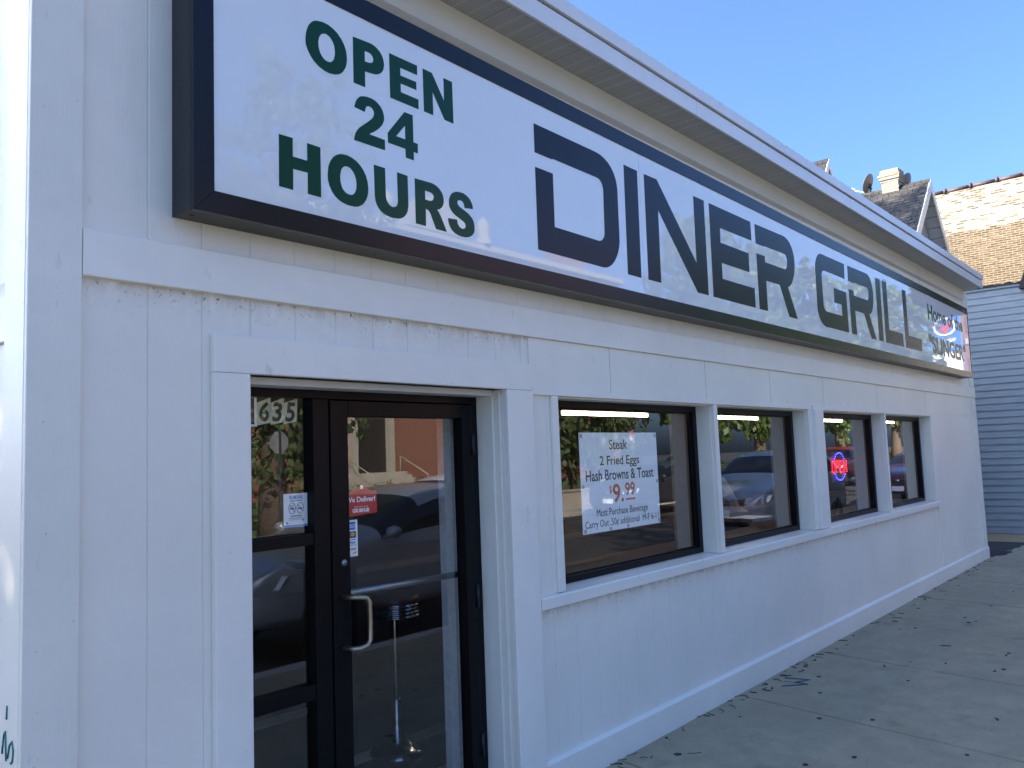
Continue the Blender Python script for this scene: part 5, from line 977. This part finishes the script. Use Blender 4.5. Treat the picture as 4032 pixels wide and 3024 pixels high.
# ================================================================== CARS
def car_meshes(kind):
    """loft a body along its length; returns (name, MB-built object list) all local, front towards -X"""
    if kind == 'suv':
        L, W, st = 4.65, .92, [(0, .60, .30, .66, .66), (.05, .76, .24, .74, .74), (.25, .86, .20, .88, .88), (.65, .905, .19, .98, .98), (1.20, .92, .19, 1.05, 1.07), (1.32, .92, .19, 1.06, 1.12), (2.05, .92, .19, 1.07, 1.60), (2.5, .92, .19, 1.08, 1.66), (3.4, .92, .19, 1.09, 1.65), (4.0, .915, .20, 1.10, 1.60), (4.42, .89, .22, 1.10, 1.38), (4.58, .86, .26, 1.02, 1.08), (4.65, .78, .32, .85, .85)]
    else:
        L, W, st = 4.55, .89, [(0, .58, .28, .58, .58), (.05, .74, .22, .66, .66), (.25, .84, .19, .78, .78), (.65, .88, .18, .87, .87), (1.20, .89, .18, .93, .95), (1.38, .89, .18, .94, 1.00), (2.15, .89, .18, .96, 1.38), (2.6, .89, .18, .97, 1.44), (3.1, .89, .18, .98, 1.42), (3.65, .885, .19, .99, 1.20), (4.0, .87, .20, .99, 1.06), (4.40, .83, .24, .95, 1.0), (4.55, .74, .30, .78, .78)]
    mb = MB(); n = 0; rings = []
    for (x, hw, zb, zs, zt) in st:
        gh = zt - zs; wt = hw * (.99 if gh < .06 else max(.70, .97 - gh * .42))
        half = [(0, zb), (hw * .90, zb), (hw * .985, zb + .10), (hw, zb + (zs - zb) * .45), (hw * .985, zs - .10), (hw * .95, zs), (wt if gh > .06 else hw * .90, zt - (.06 if gh > .06 else .0) + (.02 if gh <= .06 else 0)), (wt * .86, zt - .015 + .02), (wt * .45, zt + .03), (0, zt + .035)]
        ring = [(x, -a, b) for a, b in half] + [(x, a, b) for a, b in half[-2:0:-1]]
        rings.append(ring); mb.v += ring
    m_ = len(rings[0]); gi0 = 4; 
    cow = 5; roof0 = 6; roof1 = 9 if kind == 'suv' else 8; bk = 10 if kind == 'suv' else 10
    for i in range(len(rings) - 1):
        for k in range(m_):
            k2 = (k + 1) % m_; kk = min(k, m_ - 1 - k); mi = 0
            if kk == 5 and i >= cow - 0 and i < bk: mi = 1
            if kk in (6, 7, 8) and (i == cow or (roof1 <= i < bk)): mi = 1
            if kk <= 0: mi = 2
            mb.f.append((i * m_ + k, i * m_ + k2, (i + 1) * m_ + k2, (i + 1) * m_ + k)); mb.mi.append(mi); mb.sm.append(True)
    for i in (0, len(rings) - 1): mb.f.append(tuple(range(i * m_, (i + 1) * m_))); mb.mi.append(0); mb.sm.append(True)
    return mb, L, W
def make_car(kind, color, label):
    e = empty('parked_car', (0, 0, 0), label, 'car')
    mb, L, W = car_meshes(kind)
    zb = .98 if kind == 'suv' else .87
    body = mb.build('body', [color, 'car_glass', 'rubber'], None); body.parent = e
    ss = body.modifiers.new('s', 'SUBSURF'); ss.levels = 1; ss.render_levels = 1
    hz = .74 if kind == 'suv' else .63
    for s in (-1, 1):
        m2 = MB(); m2.hexa([(-.015, s * .50, hz - .07), (.26, s * (W - .045), hz - .04), (.30, s * (W - .06), hz - .04), (.06, s * .50, hz - .07)], [(.03, s * .50, hz + .03), (.36, s * (W - .02), hz + .09), (.42, s * (W - .06), hz + .09), (.10, s * .50, hz + .03)]); o = m2.build('headlight', 'lamp_lens', None, bevel=.01); o.parent = e
        m2 = MB(); m2.box(L - .22, L - .02, s * (W - .17) - .08, s * (W - .17) + .08, hz + .05, hz + .26); o = m2.build('tail_light', 'lamp_red', None, bevel=.015); o.parent = e
        m2 = MB(); m2.lathe([(0, -.08), (.05, -.07), (.065, 0), (.055, .06), (0, .07)], (1.52, s * (W + .10), zb + .14), 'y', 12); m2.tube([(1.52, s * (W - .05), zb + .08), (1.52, s * (W + .06), zb + .11)], .025, 6); o = m2.build('mirror', color, None); o.parent = e
        m2 = MB(); m2.tube([(2.9, s * (W + .004), zb - .04), (3.1, s * (W + .004), zb - .04)], .014, 6); o = m2.build('door_handle', 'chrome', None); o.parent = e
        for x in (.86, L - .92):
            m2 = MB(); m2.lathe([(.19, -.11), (.30, -.115), (.335, -.07), (.335, .07), (.30, .11), (.19, .10)], (x, s * (W - .10), .325 - .15 + .0), 'y', 28); o = m2.build('wheel', 'rubber', None); o.parent = e
            m3 = MB(); m3.lathe([(0, s * .085), (.06, s * .09), (.19, s * .06), (.20, s * .10)], (x, s * (W - .10), .175), 'y', 20)
            for k in range(5):
                a = 2 * PI * k / 5; m3.tube([(x, s * (W - .005), .175), (x + .18 * math.cos(a), s * (W - .005), .175 + .18 * math.sin(a))], .02, 6)
            r_ = m3.build('rim', 'brushed_steel', None); r_.parent = o
            m3 = MB(); m3.lathe([(0, s * .02), (.385, s * .02), (.385, -s * .03)], (x, s * (W - .012), .20), 'y', 28); o = m3.build('wheel_arch', 'rubber', None); o.parent = e
            o.data.transform(Matrix.Translation((0, -s * .018, 0)))
    m2 = MB(); m2.box(-.03, .10, -.47, .47, hz - .10, hz + .02); o = m2.build('grille', 'black_metal', None, bevel=.01); o.parent = e
    m2 = MB(); m2.box(-.042, -.03, -.46, .46, hz - .01, hz + .005); m2.box(-.042, -.03, -.46, .46, hz - .06, hz - .048); m2.lathe([(0, -.02), (.06, -.015), (.065, 0)], (-.035, 0, hz - .04), 'x', 16); o = m2.build('grille_trim', 'chrome', None); o.parent = e
    m2 = MB(); m2.box(-.045, -.01, -.17, .17, hz - .33, hz - .19); o = m2.build('number_plate', 'paper', None); o.parent = e
    m2 = MB(); m2.box(-.01, .1, -.60, .60, hz - .42, hz - .34); o = m2.build('air_dam', 'rubber', None, bevel=.01); o.parent = e
    return e
CG = 'cars parked along the road'
def kids(o): return [c for c in bpy.data.objects if c.parent == o]
def place(kind, color, x, y, label, rz=0):
    e = make_car(kind, color, label); e['group'] = CG; e.location = (x, y, -.155 + .15 + .0); e.rotation_euler = (0, 0, rz); return e
place('car', 'car_silver', 4.15, -4.3, 'silver saloon parked at the kerb opposite the door')
place('suv', 'car_silver', 15.0, -4.45, 'silver grey estate car at the near kerb opposite the second window')
place('car', 'car_maroon', 26.6, -4.45, 'maroon car at the near kerb farther along')
place('car', 'car_white', 8.7, -8.0, 'white hatchback facing the door from the middle of the road')
place('car', 'car_dark', 20.2, -10.6, 'dark saloon with chrome grille by the planter wall')
place('suv', 'car_red', 38.8, -11.2, 'bright red off roader across the road')
place('car', 'car_blue', 36.0, -21.5, 'blue car in the lot behind the hedge')
place('suv', 'car_white', 42.0, -21.5, 'white estate car in the lot behind the hedge')
# ================================================================== small litter on the pavement
rnd = random.Random(21)
mb = MB()
for i in range(120):
    x = rnd.uniform(3.4, 14.5) if i % 3 else rnd.uniform(3.2, 8); y = -.03 - abs(rnd.gauss(0, .09)) if i % 4 else -rnd.uniform(.05, 2.6); L = rnd.uniform(.012, .05); a = rnd.uniform(0, 6.3); k = rnd.uniform(-.6, .6)
    pts = [(x + L * t * math.cos(a + k * t), y + L * t * math.sin(a + k * t), .004) for t in (-1, -.3, .4, 1)]
    pts = [(p[0], min(p[1], -.035), p[2]) for p in pts]
    if i % 2: mb.tube(pts, rnd.uniform(.0015, .003), 4)
    else: mb.hexa([(pts[0][0], pts[0][1], .002), (pts[2][0], pts[2][1] - .004, .002), (pts[3][0], pts[3][1] - .008, .002), (pts[1][0], pts[1][1] - .016, .002)], [(pts[0][0], pts[0][1], .006), (pts[2][0], pts[2][1] - .004, .009), (pts[3][0], pts[3][1] - .008, .006), (pts[1][0], pts[1][1] - .016, .009)])
tag(mb.build('litter', 'debris'), 'twigs and dry leaf scraps along the wall foot', 'debris', kind='stuff')
mb = MB()
for i in range(46):
    x, y = rnd.uniform(3.6, 13.5), -rnd.uniform(.25, 2.6); r_ = rnd.uniform(.010, .024); n = 9
    ps = [(x + r_ * rnd.uniform(.7, 1.2) * math.cos(2 * PI * k / n), y + r_ * .8 * rnd.uniform(.7, 1.2) * math.sin(2 * PI * k / n)) for k in range(n)]
    mb.prism(ps, 'z', .0025, .0045)
tag(mb.build('gum_spots', 'gum'), 'dark trodden gum spots scattered over the pavement', 'gum', kind='stuff')
